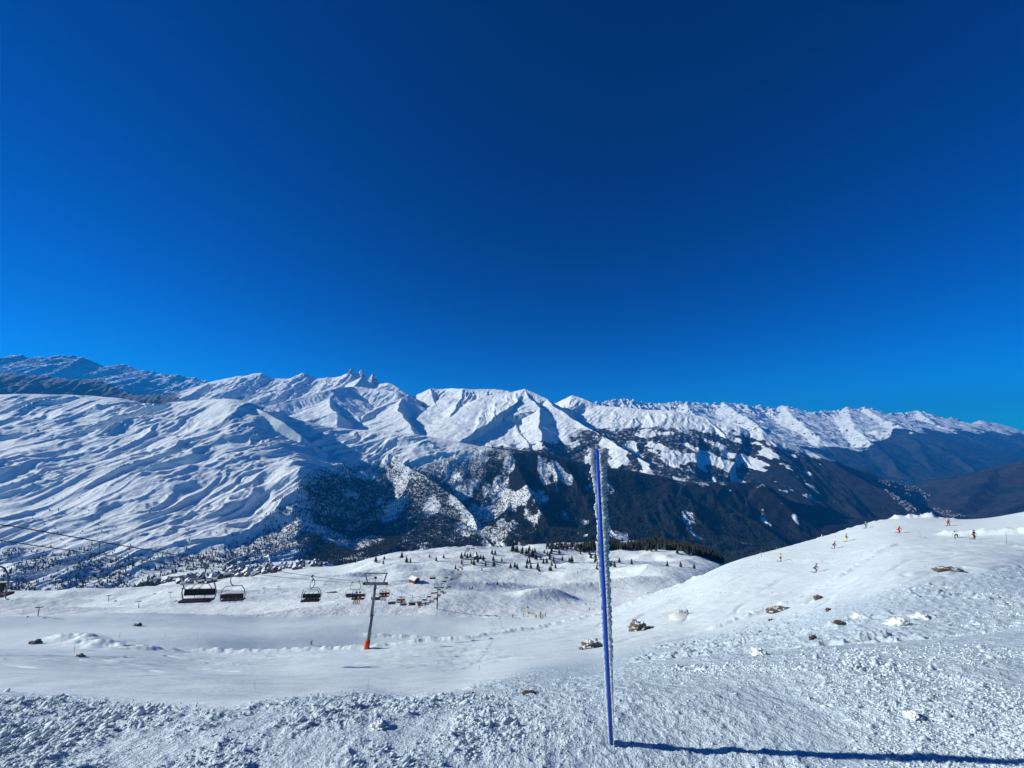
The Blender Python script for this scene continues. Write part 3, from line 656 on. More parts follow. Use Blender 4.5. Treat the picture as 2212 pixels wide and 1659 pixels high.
def rockmat(lo=0.70):
    k = NT('lichen_rock'); tc = k.n('ShaderNodeTexCoord').outputs['Object']; n = k.noise(5, 8, 0.7, tc)
    g = k.n('ShaderNodeNewGeometry'); sx = k.n('ShaderNodeSeparateXYZ'); k.l(g.outputs['Normal'], sx.inputs[0])
    c = k.ramp(n, [(0.3, (0.03, 0.024, 0.022)), (0.52, (0.11, 0.085, 0.07)), (0.75, (0.24, 0.21, 0.18))])
    t_ = k.math('ADD', sx.outputs[2], k.math('MULTIPLY', k.math('SUBTRACT', k.noise(3, 4, .6, tc), 0.5), 1.6))
    k.col(k.mix(k.ramp(t_, [(min(lo, 0.98), 0), (min(lo+0.10, 1.0), 1)]), c, (0.73, 0.79, 0.77))); k.rough(0.9); k.bump(n, 0.08); return k.m
M['rock'] = rockmat(); M['slab'] = rockmat(0.97)

# ---------------------------------------------------------------- the blue piste pole with its rime
pb = on(1321, 1606); zp = depth(pb)
top = Vector(unp(1289.5, 974, zp*0.985))
pole = empty('piste_pole', pb); tag(pole, 'tall blue piste marker pole crusted with white rime, standing in the foreground snow', 'marker pole')
ax = (top-pb); L_ = ax.length; axn = ax.normalized()
mb = MB(); mb.tube([-axn*0.25, axn*0.5*L_, ax], 0.0135, 20); shaft = mb.build('shaft', M['pole'], pole, True)
mb = MB(); mb.tube([ax, ax+axn*0.006], [0.0138, 0.010], 20); mb.build('end_cap', M['pole'], pole, True)
sunh = Vector((-1, 0, 0))
def rime_fringe(sgn, name):
    """feathers of ice growing out of one side of the pole: many overlapping scalloped fins"""
    mb = MB(); n = 280 if sgn > 0 else 170
    rnd = random.Random(5+sgn)
    for i in range(n):
        t_ = (i+rnd.random())/n
        if sgn < 0:
            wdt = np.interp(t_, [0, .12, .25, .5, .62, .68, .72, .76, .80, .84, .9, 1.0], [0.004, .010, .014, .016, .020, .030, .012, .014, .026, .012, .034, .040])
            gap = 0.12
        else:
            wdt = np.interp(t_, [0, .05, .15, .3, .5, .8, .95, 1.0], [0.003, .007, .014, .025, .034, .040, .043, .058]); gap = 0.0
        if rnd.random() < gap: continue
        wdt *= rnd.uniform(0.78, 1.22)
        c = ax*t_; hgt = rnd.uniform(0.010, 0.020)*(1.3 if sgn < 0 else 1.0)
        out = Vector((sgn, rnd.uniform(-0.25, 0.25)+(0.1 if sgn > 0 else -0.1), rnd.uniform(0.05, 0.45))).normalized()
        back = Vector((0, 1, 0)); th = rnd.uniform(0.010, 0.016)
        st = c+Vector((sgn*(0.008 if sgn > 0 else 0.010), 0.0 if sgn > 0 else 0.004, 0))
        # a lumpy tapering feather of 5 rings
        P = [st, st+out*wdt*0.35, st+out*wdt*0.65+axn*hgt*0.15, st+out*wdt*0.88+axn*hgt*0.1, st+out*wdt]
        Rr = [th, th*0.95, th*rnd.uniform(0.7, 0.9), th*rnd.uniform(0.45, 0.7), th*0.15]
        o = len(mb.v); nn = 7
        for p, r_ in zip(P, Rr):
            for k_ in range(nn):
                a_ = 2*math.pi*k_/nn; j_ = rnd.uniform(0.75, 1.25)
                mb.v.append(tuple(p+axn*math.cos(a_)*r_*j_+back*(math.sin(a_)*r_*j_*(2.0 if sgn > 0 else 0.55)+(-0.004 if sgn > 0 else 0.004))))
        for a_ in range(4):
            for k_ in range(nn):
                mb.f.append((o+a_*nn+k_, o+a_*nn+(k_+1) % nn, o+(a_+1)*nn+(k_+1) % nn, o+(a_+1)*nn+k_)); mb.mi.append(0)
        mb.f.append(tuple(o+4*nn+k_ for k_ in range(nn))); mb.mi.append(0)
    return mb.build(name, M['rime'], pole, True)
f1 = rime_fringe(1, 'rime_fringe'); f1['label'] = 'thick even band of rime along the right side of the pole'
f0 = rime_fringe(-1, 'rime_fringe'); f0['label'] = 'lumpy broken rime on the left side of the pole'

# ---------------------------------------------------------------- crust fragments: countless little ice shards standing in the snow
def shard_field(name, cells, label):
    V = []; Fc = []; o = 0
    for (p, hgt, wd, lean, yaw) in cells:
        n = 6; cy, sy = math.cos(yaw), math.sin(yaw)
        rings = [(0.0, 1.0), (0.35, 0.95), (0.7, 0.62), (1.0, 0.12)]
        for (t_, s_) in rings:
            for k_ in range(n):
                a_ = 2*math.pi*k_/n; j_ = 0.75+0.5*random.random()
                lx_ = math.cos(a_)*wd*s_*j_*1.5; ly_ = math.sin(a_)*wd*s_*j_*0.75
                V.append((p[0]+lx_*cy-ly_*sy+lean[0]*t_*hgt, p[1]+lx_*sy+ly_*cy+lean[1]*t_*hgt, p[2]-0.25*hgt+t_*hgt*1.25))
        for a_ in range(3):
            for k_ in range(n): Fc.append((o+a_*n+k_, o+a_*n+(k_+1) % n, o+(a_+1)*n+(k_+1) % n, o+(a_+1)*n+k_))
        Fc.append((o+18, o+19, o+20, o+21)); Fc.append((o+18, o+21, o+22, o+23))
        o += 24
    ob = raw_mesh(name, V, Fc, M['crumb'], smooth=False); tag(ob, label, 'ice crust', kind='stuff'); return ob
cells = []
def ce(x): return float(np.interp(x, [-200,0,250,500,640,760,900,1000,1150,1290,1500,1700,1850,2000,2212,2500], [1490,1498,1512,1530,1500,1492,1505,1490,1440,1415,1375,1330,1290,1250,1215,1200]))
def hit_many(x, y):
    x = np.asarray(x); y = np.asarray(y); yc = -(y-CY)/F; dx = (x-CX)/F; dy = CP-yc*SP; dz = SP+yc*CP
    h = np.hypot(dx, dy); a = np.arctan2(dx, dy); sl_ = dz/h; out = np.full((len(x), 2), np.nan)
    j = np.clip(np.round((a-A1[0, 0])/(A1[0, 1]-A1[0, 0])).astype(int), 0, A1.shape[1]-1)
    for c0 in range(0, len(x), 4000):
        s_ = slice(c0, c0+4000); m = (Z1[:870, j[s_]] >= sl_[s_][None, :]*rr[:870, None]) & (rr[:870, None] > 0.6)
        i = m.argmax(0); ok = m.any(0) & (i > 0); r = rr[i]
        out[s_, 0] = np.where(ok, r*np.sin(a[s_]), np.nan); out[s_, 1] = np.where(ok, r*np.cos(a[s_]), np.nan)
    return out
N_ = 110000
xs_ = RNG.uniform(-150, 2360, N_); ys_ = RNG.uniform(1200, 1700, N_)
es_ = np.interp(xs_, [-200,0,250,500,640,760,900,1000,1150,1290,1500,1700,1850,2000,2212,2500], [1490,1498,1512,1530,1500,1492,1505,1490,1440,1415,1375,1330,1290,1250,1215,1200])
k_ = ys_ > es_+RNG.uniform(-6, 26, N_); xs_, ys_ = xs_[k_], ys_[k_]
H_ = hit_many(xs_, ys_); k_ = ~np.isnan(H_[:, 0]); xs_, ys_, H_ = xs_[k_], ys_[k_], H_[k_]
pat = fbm(H_[:, 0]/0.8, H_[:, 1]/0.8, 3, 41)+0.15; pat2 = fbm(H_[:, 0]/2.3, H_[:, 1]/2.3, 3, 47); pat3 = fbm(H_[:, 0]/9, H_[:, 1]/6, 3, 49)
k_ = pat+0.9*pat2+0.5*pat3 > RNG.uniform(-0.05, 0.6, len(pat))
for x, y, (X_, Y_), p1_, p2_, p3_ in zip(xs_[k_], ys_[k_], H_[k_], pat[k_], pat2[k_], pat3[k_]):
    if len(cells) >= 34000: break
    r = math.hypot(X_, Y_); leftw = 1-min(max((x-850)/450, 0), 1)
    base = (0.0026+0.0023*leftw)*(1+0.12*r)*random.lognormvariate(0, 0.5)*(0.6+1.7*max(0, p2_+.15))
    if x > 1430 and y < 1450 and p3_ > 0.0: base *= 1+0.9*min(1, p3_*4)
    base = min(base, 0.07 if r < 12 else 0.13)
    ln = (0.55*leftw+0.25+random.uniform(-.3, .3), 0.10+random.uniform(-.2, .2))
    cells.append(((X_, Y_, gz(X_, Y_)), base*(1.05 if x < 1250 else 0.9), base*random.uniform(0.45, 0.95), ln, random.uniform(-0.5, 0.5)))
shard_field('ice_crust', cells, 'wind-blown ice shards and crumbs sticking out of the foreground snow')

# big loose snow lumps, each a thing
def lump_mesh(seed, sx, sy, sz, n=4, rough=0.35, freq=1.6, flat=0.3):
    bm = bmesh.new(); bmesh.ops.create_icosphere(bm, subdivisions=n, radius=1)
    co_ = np.array([v.co[:] for v in bm.verts])
    d = 1+rough*(fbm(co_[:, 0]*freq+seed, co_[:, 1]*freq+co_[:, 2]*freq*1.3, 4, seed)*1.3+0.6*fbm(co_[:, 2]*freq*1.7+seed, co_[:, 0]*freq*1.2, 3, seed+3))
    for v, q in zip(bm.verts, d):
        c = v.co*float(q); z_ = c.z if c.z > -flat else -flat
        v.co = Vector((c.x*sx, c.y*sy, z_*sz))
    me = bpy.data.meshes.new('lump'); bm.to_mesh(me); bm.free()
    me.polygons.foreach_set('use_smooth', [True]*len(me.polygons)); return me
def put(name, me, mat, p, rz=0, tilt=0, sink=0.0):
    me.name = name; me.materials.clear(); me.materials.append(mat)
    o = bpy.data.objects.new(name, me); C.objects.link(o); o.location = (p.x, p.y, p.z-sink); o.rotation_euler = (tilt, 0, rz); return o
for i, (x, y, wpx, hf, lab) in enumerate([(822,1573,38,0.55,'big pale snow lump among the ice shards left of centre, bottom of the photo'),
     (1975,1552,30,0.6,'snow lump with a dark hollow behind it, low on the right-hand slope'),
     (1945,1352,46,0.5,'smooth white snow hump high on the right-hand slope, lower of two'),
     (1995,1337,44,0.32,'long smooth snow hump high on the right-hand slope, upper of two'),
     (1640,1415,30,0.55,'ragged white snow clump on the slope right of the blue pole'),
     (1860,1335,30,0.35,'low flat snow hump at the left end of the smooth humps')]):
    p = on(x, y); wd = wpx*depth(p)/F/2
    o = put('snow_lump', lump_mesh(300+i, wd, wd*0.8, wd*hf*1.1, 5, 0.8, 2.4), M['cap'], p, random.uniform(-.3, .3), 0, 0.02*wd)
    tag(o, lab, 'snow lump')

# ---------------------------------------------------------------- rocks
rocks = [(1381,1360,44,0.42,0.5,'brown rock with a snow cap just right of the blue pole, upper of two','big'),
 (1278,1397,46,0.36,0.4,'brown rock half behind the blue pole, lower of two','big'),
 (1685,1319,60,0.17,0.3,'long flat brown slab at the foot of the roped piste berm','slab'),
 (2048,1232,54,0.16,0.3,'long flat dark slab high on the right-hand slope','slab'),
 (1769,1294,18,0.6,0.3,'small pointed rock beside a snow drift, right of the long slab','big'),
 (1757,1381,18,0.55,0.35,'dark stub of rock in the rough snow below the slabs','big'),
 (1790,1318,14,0.45,0.35,'small brown stone between the two flat slabs','big'),
 (1812,1345,22,0.25,0.4,'thin dark stone among white snow clumps','slab'),
 (1144,1499,34,0.14,0.4,'thin dark slab lying in the crust left of the blue pole','slab'),
 (1017,1498,16,0.35,0.4,'tiny dark stone in the crust at centre','big'),
 (1665,1340,12,0.4,0.3,'tiny stone just below the long flat slab','big'),
 (75,1391,26,0.4,0.4,'dark pointed rock at the far left edge of the near piste','big'),
 (172,1418,18,0.4,0.4,'rock in the torn snow bank by the left marker poles','big'),
 (296,1352,16,0.45,0.5,'lone dark boulder on the white slope at left','big'),
 (1255,1402,10,0.6,0.4,'small stone left of the rock behind the pole','big')]
for i, (x, y, wpx, hf, dp, lab, kd) in enumerate(rocks):
    p = on(x, y); wd = wpx*depth(p)/F/2
    me = lump_mesh(40+i*7, wd, wd*dp*1.6, wd*hf*1.7, 4, 0.55 if kd == 'big' else 0.3, 1.9, 0.35)
    o = put('rock', me, M['rock'] if kd == 'big' and i not in (4, 5, 6) else M['slab'], p, random.uniform(-.25, .25), 0.0, wd*hf*0.15); tag(o, lab, 'rock')
# boulders poking through the snow of the plateau
bl = [(380,1297),(560,1298),(640,1290),(690,1302),(724,1294),(740,1300),(728,1308),(760,1290),(716,1315),(300,1310),(60,1331),(90,1334),(205,1308),(330,1283),(420,1272),(455,1275),(250,1300),
      (1330,1268),(1345,1272),(1380,1276),(1400,1280),(1420,1268),(1440,1282),(1480,1268),(1500,1275),(1390,1292),(1450,1297),(1360,1283),(980,1278),(1010,1270),(1050,1262),(1100,1250),(1160,1242),(1220,1236),(700,1262),(860,1290),(875,1300),(1075,1298)]
bmesh_v = [lump_mesh(500+i, 1, 0.8, 0.55, 2, 0.5, 1.8, 0.3) for i in range(4)]
for m_ in bmesh_v: m_.materials.append(M['rock']); m_.name = 'boulder'
for i, (x, y) in enumerate(bl):
    p = on(x+random.uniform(-4, 4), y+random.uniform(-2, 2)); sc = random.uniform(3.0, 7.5)*depth(p)/F/2
    o = bpy.data.objects.new('boulder', bmesh_v[i % 4]); C.objects.link(o); o.location = p; o.scale = (sc*1.4, sc, sc*random.uniform(.5, 1)); o.rotation_euler = (0, 0, random.uniform(0, 6))
    tag(o, 'small dark boulder poking out of the rolling snow of the plateau', 'boulder', 'boulders scattered over the snowy plateau')

# ---------------------------------------------------------------- conifers
def conifer(seed, tiers=6, n=9):
    rnd = random.Random(seed); mb = MB()
    for t_ in range(tiers):
        z0 = 0.12+0.80*t_/tiers; z1 = min(1.0, z0+0.34*(1-0.5*t_/tiers)); r0 = 0.24*(1-t_/tiers)**0.85+0.03
        V = [(0, 0, z1)]
        for k_ in range(n*2):
            a_ = math.pi*k_/n+rnd.uniform(-.15, .15); r_ = r0*(rnd.uniform(0.85, 1.2) if k_ % 2 == 0 else rnd.uniform(0.5, 0.7))
            V.append((math.cos(a_)*r_, math.sin(a_)*r_, z0-(0.03 if k_ % 2 == 0 else -0.03)+rnd.uniform(-.015, .015)))
        mb.add(V, [(0, 1+k_, 1+(k_+1) % (n*2)) for k_ in range(n*2)])
    return mb
crowns = []; trunkm = None
for s_ in range(4): o = conifer(s_).build('crown', M['needles']); crowns.append(o.data); bpy.data.objects.remove(o)
o = MB().tube([(0, 0, -0.05), (0, 0, 0.16), (0, 0, 0.5)], [0.030, 0.024, 0.012], 7).build('trunk', M['trunk']); trunkm = o.data; bpy.data.objects.remove(o)
whole = []
for s_ in range(4):
    mb = conifer(s_+10, 4, 6); mb.tube([(0, 0, -0.05), (0, 0, 0.3)], 0.028, 5, mi=1); o = mb.build('conifer', [M['needles'], M['trunk']]); whole.append(o.data); bpy.data.objects.remove(o)
tree_spots = []
def region_trees(poly, n, h0, h1, seed, label, group):
    rnd = random.Random(seed); xs = [p[0] for p in poly]; ys = [p[1] for p in poly]; c = 0; tr = 0
    while c < n and tr < n*40:
        tr += 1; x = rnd.uniform(min(xs), max(xs)); y = rnd.uniform(min(ys), max(ys)); ins = False
        for (x0, y0), (x1, y1) in zip(poly, poly[1:]+poly[:1]):
            if (y0 > y) != (y1 > y) and x < (x1-x0)*(y-y0)/(y1-y0)+x0: ins = not ins
        if not ins: continue
        if math.sin(x/23.0+seed)+math.sin(x/11.0-y/9.0)*0.8 < rnd.uniform(-1.6, 1.2): continue
        p = hit(x, y)
        if p is None or not 520 < math.hypot(p.x, p.y) < 5300: continue
        tree_spots.append((p, min(rnd.uniform(h0, h1), 13*depth(p)/F), label, group)); c += 1
G1_, G2_, G3_ = 'small conifers dotted over the snowy plateau', 'conifers scattered over the lower left mountainside', 'conifers along the far rim of the plateau'
region_trees([(1010,1205),(1130,1195),(1290,1195),(1330,1215),(1560,1232),(1500,1262),(1340,1245),(1290,1235),(1180,1250),(1040,1240),(960,1228)], 70, 7, 14, 1, 'small dark conifer standing alone on the rolling snow plateau', G1_)
region_trees([(760,1212),(1000,1199),(1060,1205),(900,1215),(780,1222)], 14, 6, 12, 2, 'small dark conifer standing alone on the rolling snow plateau', G1_)
region_trees([(1060,1192),(1130,1190),(1290,1187),(1290,1196),(1130,1200),(1060,1200)], 26, 14, 24, 3, 'taller dark conifer on the far rim of the snowy plateau', G3_)
region_trees([(20,1185),(90,1080),(250,1060),(420,1080),(600,1040),(640,1100),(600,1180),(420,1215),(250,1215),(100,1200)], 120, 9, 17, 4, 'tiny dark conifer on the snowy lower flank of the left mountain', G2_)
region_trees([(1290,1186),(1400,1182),(1480,1188),(1550,1208),(1560,1222),(1500,1205),(1420,1192)], 40, 12, 20, 5, 'taller dark conifer on the far rim of the snowy plateau', G3_)
extra = [(1074,1264,9),(1089,1265,7),(1196,1214,13),(1108,1192,20),(868,1206,14),(1183,1200,12),(1041,1233,8),(1020,1272,8)]
for x, y, h_ in extra: tree_spots.append((on(x, y), h_*depth(on(x, y))/F, 'small dark conifer standing alone on the rolling snow plateau', G1_))
tree_spots.sort(key=lambda q: -q[1]/depth(q[0]))
for i, (p, h_, lab, grp) in enumerate(tree_spots[:290]):
    z_ = gz(p.x, p.y); s_ = h_*random.uniform(0.9, 1.15)
    if i < 60:
        o = empty('conifer', (p.x, p.y, z_), random.uniform(0, 6)); o.scale = (s_*random.uniform(.9, 1.3), s_*1.1, s_)
        for nm, me in (('crown', crowns[i % 4]), ('trunk', trunkm)):
            c = bpy.data.objects.new(nm, me); C.objects.link(c); c.parent = o
    else:
        o = bpy.data.objects.new('conifer', whole[i % 4]); C.objects.link(o); o.location = (p.x, p.y, z_); o.rotation_euler = (0, 0, random.uniform(0, 6)); o.scale = (s_*random.uniform(.9, 1.3), s_*1.1, s_)
    tag(o, lab, 'tree', grp)

def forest(name, P, Hh, label):
    """closely set conifers, each two stacked ragged cones"""
    n = len(P); P = np.asarray(P, np.float32); Hh = np.asarray(Hh, np.float32)
    k_ = 6; rng = np.random.default_rng(3)
    V = np.zeros((n, 2*(k_+1), 3), np.float32)
    for tier, (za, zb, rad) in enumerate(((0.05, 0.72, 0.20), (0.42, 1.0, 0.125))):
        b = tier*(k_+1)
        V[:, b, 2] = zb
        for q in range(k_):
            a_ = 2*math.pi*q/k_+rng.uniform(-.4, .4, n); r_ = rad*rng.uniform(0.7, 1.25, n)
            V[:, b+1+q, 0] = np.cos(a_)*r_; V[:, b+1+q, 1] = np.sin(a_)*r_; V[:, b+1+q, 2] = za+rng.uniform(-.04, .04, n)
    V = V*Hh[:, None, None]+P[:, None, :]
    base = np.arange(n)[:, None, None]*(2*(k_+1))
    T = [(b, b+1+q, b+1+(q+1) % k_) for b in (0, k_+1) for q in range(k_)]
    Fc = (base+np.array(T)[None]).reshape(-1, 3)
    o = raw_mesh(name, V.reshape(-1, 3), Fc, M['needles']); tag(o, label, 'forest', kind='stuff'); return o
# wooded flanks of the valley opposite
m = (R2 > 2250) & (R2 < 5350) & (px2 > -60) & (px2 < 1900) & (R2 < crestr*1.03)
wgt = np.where(m, np.clip(tree_density, 0, 1)**np.where(px2 < 640, 2.6, 1.4)*R2, 0).ravel(); wgt /= wgt.sum()
idx = RNG.choice(wgt.size, 150000, p=wgt)
Xf = X2.ravel()[idx]; Yf = Y2.ravel()[idx]; Zf_ = Z2.ravel()[idx]
p1x, p1y = proj(X1, Y1, Z1)
mv = (R1 > 1300) & (p1x > -140) & (p1x < 330) & (p1x < 330-(R1-1300)*0.0) & (R1 < 2560)
w1_ = np.where(mv, R1*np.clip(0.5+1.3*fbm(X1/220, Y1/220, 3, 811), 0, 1)*sm(1500, 1750, R1), 0).ravel(); w1_ /= w1_.sum(); i1 = RNG.choice(w1_.size, 9000, p=w1_)
Xf = np.concatenate([Xf, X1.ravel()[i1]]); Yf = np.concatenate([Yf, Y1.ravel()[i1]]); Zf_ = np.concatenate([Zf_, Z1.ravel()[i1]])
forest('hillside_forest', np.stack([Xf+RNG.uniform(-4, 4, len(Xf)), Yf+RNG.uniform(-3, 3, len(Xf)), Zf_-0.8], 1), RNG.uniform(10, 22, len(Xf)), 'dark conifer forest covering the valley side beyond the snowy plateau')
# dense wood just over the plateau rim
Pw = []; Hw = []
tw = 0
while len(Pw) < 2300 and tw < 40000:
    tw += 1
    x = random.uniform(1180, 1600); r0 = random.uniform(0, 1)
    yb = np.interp(x, [1180,1290,1400,1470,1540,1600], [1184,1186,1183,1188,1208,1232]); p = hit(x, float(yb)+2.5)
    if p is None or math.hypot(p.x, p.y) < 520: continue
    d = math.hypot(p.x, p.y); f_ = 1.0+random.random()**1.5*0.28; X_, Y_ = p.x*f_, p.y*f_
    if x < 1280 and random.random() > (x-1150)/130: continue
    Pw.append((X_, Y_, gz(X_, Y_)-0.5)); Hw.append(random.uniform(7, 17))
forest('rim_forest', Pw, Hw, 'belt of dark conifers along the far edge of the snow plateau, right of the blue pole')

# ---------------------------------------------------------------- chairlift
def lerpk(v, K, i): return float(np.interp(v, [k_[0] for k_ in K], [k_[i] for k_ in K]))
LK = [(5,None,-17.6-2.0,-1.0),(13.8,None,-19.1-.099*13.8,-5.0),(75,812,None,None),(205,946,None,None),(330,980,None,None),(440,991,None,None),(600,999,None,None),(1000,1013,None,None)]
RY = {75:1259,205:1269,330:1262,440:1256,600:1247,1000:1213}
LKk = []
for zc, x, X_, yc in LK:
    if x is None: LKk.append((zc, X_, yc))
    else: LKk.append((zc, (x-CX)/F*zc if zc > 75 else -19.1-.099*zc, -(RY[zc]-CY)/F*zc))
SAG = [(5,13.8,0),(13.8,75,0.5),(75,205,4.0),(205,330,3.0),(330,440,2.5),(440,600,5),(600,1000,12)]
def ropept(zc, side):
    X_ = lerpk(zc, LKk, 1)+side; yc = lerpk(zc, LKk, 2)
    for a_, b_, s_ in SAG:
        if a_ <= zc <= b_: t_ = (zc-a_)/(b_-a_); yc -= s_*4*t_*(1-t_)
    v_ = Vector((X_, zc*CP-yc*SP, zc*SP+yc*CP))
    if zc > 215: v_.z = max(v_.z, gz(v_.x, v_.y)+5.5)
    return v_
for side, lab in ((2.1, 'steel haul rope of the chairlift, the right-hand strand'), (-2.1, 'steel haul rope of the chairlift, the left-hand strand')):
    pts = [ropept(zc, side) for zc in list(np.linspace(5, 75, 24))+list(np.geomspace(77, 1000, 90))]
    rad = [0.020+0.000035*max(0, depth(p)-60) for p in pts]
    o = MB().tube(pts, rad, 6).build('lift_cable', M['rope'], None, True); tag(o, lab, 'cable', 'haul ropes of the chairlift')
def pylon(zc, label, big=True):
    pr_, pl_ = ropept(zc, 2.1), ropept(zc, -2.1); ct = (pr_+pl_)/2
    gx_, gy_ = ct.x-(0.9 if zc == 75 else 0.2), ct.y-(0.5 if zc == 75 else 0); g = Vector((gx_, gy_, gz(gx_, gy_)))
    e = empty('lift_pylon', g); tag(e, label, 'lift pylon', 'pylons of the chairlift')
    Lc = ct-g; k_ = 1.0 if big else 1.0
    mb = MB(); mb.tube([Lc*-0.05, Lc*0.5], 0.33*k_, 14); mb.tube([Lc*0.49, Lc*0.505], 0.42, 14); mb.tube([Lc*0.50, Lc*0.97], [0.29, 0.25], 14)
    mb.build('mast', M['steel'], e, True)
    w_ = 2.35
    mb = MB(); mb.box(Lc+Vector((0, 0, -0.15)), (w_, 0.22, 0.20)); mb.build('crossarm', M['steel'], e)
    mb = MB()
    up = 1.75
    for s_ in (-1, 1): mb.tube([Lc+Vector((s_*1.55, 0, 0)), Lc+Vector((s_*2.1, 0, up))], 0.13, 8)
    mb.tube([Lc+Vector((-2.3, 0, up)), Lc+Vector((2.3, 0, up))], 0.11, 8)
    mb.tube([Lc+Vector((0, 0, 0.1)), Lc+Vector((0, 0, up))], 0.05, 6)
    for s_ in (-1, 1):
        mb.tube([Lc+Vector((s_*0.4, 0.1, up)), Lc+Vector((s_*0.4, 0.1, up-0.5)), Lc+Vector((s_*1.2, 0.1, up-0.5)), Lc+Vector((s_*1.2, 0.1, up))], 0.025, 5)
        mb.tube([Lc+Vector((s_*0.5, 0.1, 0.1)), Lc+Vector((s_*0.5, 0.1, 0.75)), Lc+Vector((s_*1.2, 0.1, 0.75)), Lc+Vector((s_*1.2, 0.1, 0.1))], 0.025, 5)
    mb.build('gantry_frame', M['steel'], e)
    MB().box(Lc+Vector((0, -0.15, 1.0)), (0.26, 0.03, 0.2)).build('number_plate', M['dark'], e)
    dirv = (ropept(zc+3, 0)-ropept(zc-3, 0)).normalized()
    for s_ in (-1, 1):
        mb = MB(); cpt = Lc+Vector((s_*2.1, 0, -0.28)); mb.tube([cpt-dirv*1.5, cpt+dirv*1.5], 0.09, 6)
        for q in range(-3, 4): c_ = cpt+dirv*q*0.42+Vector((0, 0, 0.05)); mb.tube([c_-Vector((0.07, 0, 0)), c_+Vector((0.07, 0, 0))], 0.19, 10)
        mb.build('sheave_train', M['rope'], e)
    if zc == 75:
        pad = MB(); pad.tube([Vector((-0.12, -0.1, -0.3))+Lc*0.0, Lc*0.125+Vector((-0.12, -0.1, 0))], [0.50, 0.50], 16)
        pad.build('padding', M['orange'], e, True)
        lad = MB()
        for s_ in (-.17, .17): lad.tube([Lc*0.13+Vector((s_+.1, -0.45, 0)), Lc*0.95+Vector((s_+.05, -0.38, 0))], 0.025, 5)
        for q in range(34): t_ = 0.13+0.82*q/34; lad.tube([Lc*t_+Vector((-.08, -.44, 0)), Lc*t_+Vector((.27, -.44, 0))], 0.015, 4)
        lad.build('ladder', M['frame'], e)
    return e
pylon(75, 'tall grey lift pylon with an orange pad at its base, nearest of the line')
pylon(205, 'second grey lift pylon down the line, amid the cluster of chairs')
for zc, lab in ((330, 'third pylon of the lift line, tiny, beyond the second'), (440, 'fourth pylon, tiny, where the line starts up to the far station'), (600, 'farthest pylon, tiny, just below the far lift station')): pylon(zc, lab, False)

def chair_parts(e, bar_up):
    """origin at the rope grip; riders face -Y"""
    H0, H1, HS = 1.25, 1.30, 2.62      # hanger length, frame top, seat height below the rope
    mb = MB(); mb.tube([(0, 0, 0.05), (0, 0, -0.15), (0.28, 0, -0.45), (0.33, 0, -0.85), (0.20, 0, -1.15), (0, 0, -H1)], 0.045, 8)
    mb.box((0, 0, 0.02), (0.09, 0.22, 0.07)); mb.build('hanger', M['frame'], e, True)
    mb = MB(); a_ = 0.80; b_ = 1.13
    out = [(-1.02, 0.05, -HS-0.05), (-b_, 0.03, -2.15), (-1.0, 0.0, -1.65), (-a_, 0, -H1-0.06), (-a_+0.12, 0, -H1), (a_-0.12, 0, -H1), (a_, 0, -H1-0.06), (1.0, 0, -1.65), (b_, 0.03, -2.15), (1.02, 0.05, -HS-0.05)]
    mb.tube(out, 0.036, 8)
    for x_ in (-0.35, 0.35): mb.tube([(x_, 0.14, -2.0), (x_, 0.12, -2.55), (x_, -0.35, -2.7)], 0.02, 5)
    mb.tube([(-1.02, 0.05, -HS-0.05), (1.02, 0.05, -HS-0.05)], 0.03, 6); mb.build('frame', M['frame'], e, True)
    mb = MB()
    for q in range(4): mb.box((-0.765+q*0.51, -0.16, -HS-0.02), (0.245, 0.24, 0.055))
    mb.build('seat', M['dark'], e)
    R_b = Matrix.Rotation(math.radians(-8), 3, 'X'); mb = MB()
    for q in range(4): mb.box((-0.765+q*0.51, 0.11, -2.20), (0.242, 0.04, 0.20), R_b)
    mb.build('backrest', M['dark'], e)
    mb = MB()
    if bar_up:
        mb.tube([(-0.9, 0.05, -2.1), (-0.86, -0.30, -1.6), (-0.8, -0.35, -1.5), (0.8, -0.35, -1.5), (0.86, -0.30, -1.6), (0.9, 0.05, -2.1)], 0.022, 6)
        for x_ in (-.5, 0, .5): mb.tube([(x_, -0.35, -1.5), (x_, -0.75, -1.62), (x_-0.12, -0.8, -1.62), (x_+0.12, -0.8, -1.62)], 0.02, 5)
    else:
        mb.tube([(-0.9, 0.05, -2.1), (-0.9, -0.42, -2.15), (0.9, -0.42, -2.15), (0.9, 0.05, -2.1)], 0.022, 6)
        for x_ in (-.55, 0.0, .55): mb.tube([(x_, -0.42, -2.15), (x_, -0.5, -2.95), (x_-0.15, -0.5, -3.0), (x_+0.15, -0.5, -3.0)], 0.018, 5)
    mb.build('safety_bar', M['frame'], e, True)
ch_up = empty('lift_chair'); chair_parts(ch_up, True); ch_dn = empty('lift_chair'); chair_parts(ch_dn, False)
ku, kd_ = kids(ch_up), kids(ch_dn)
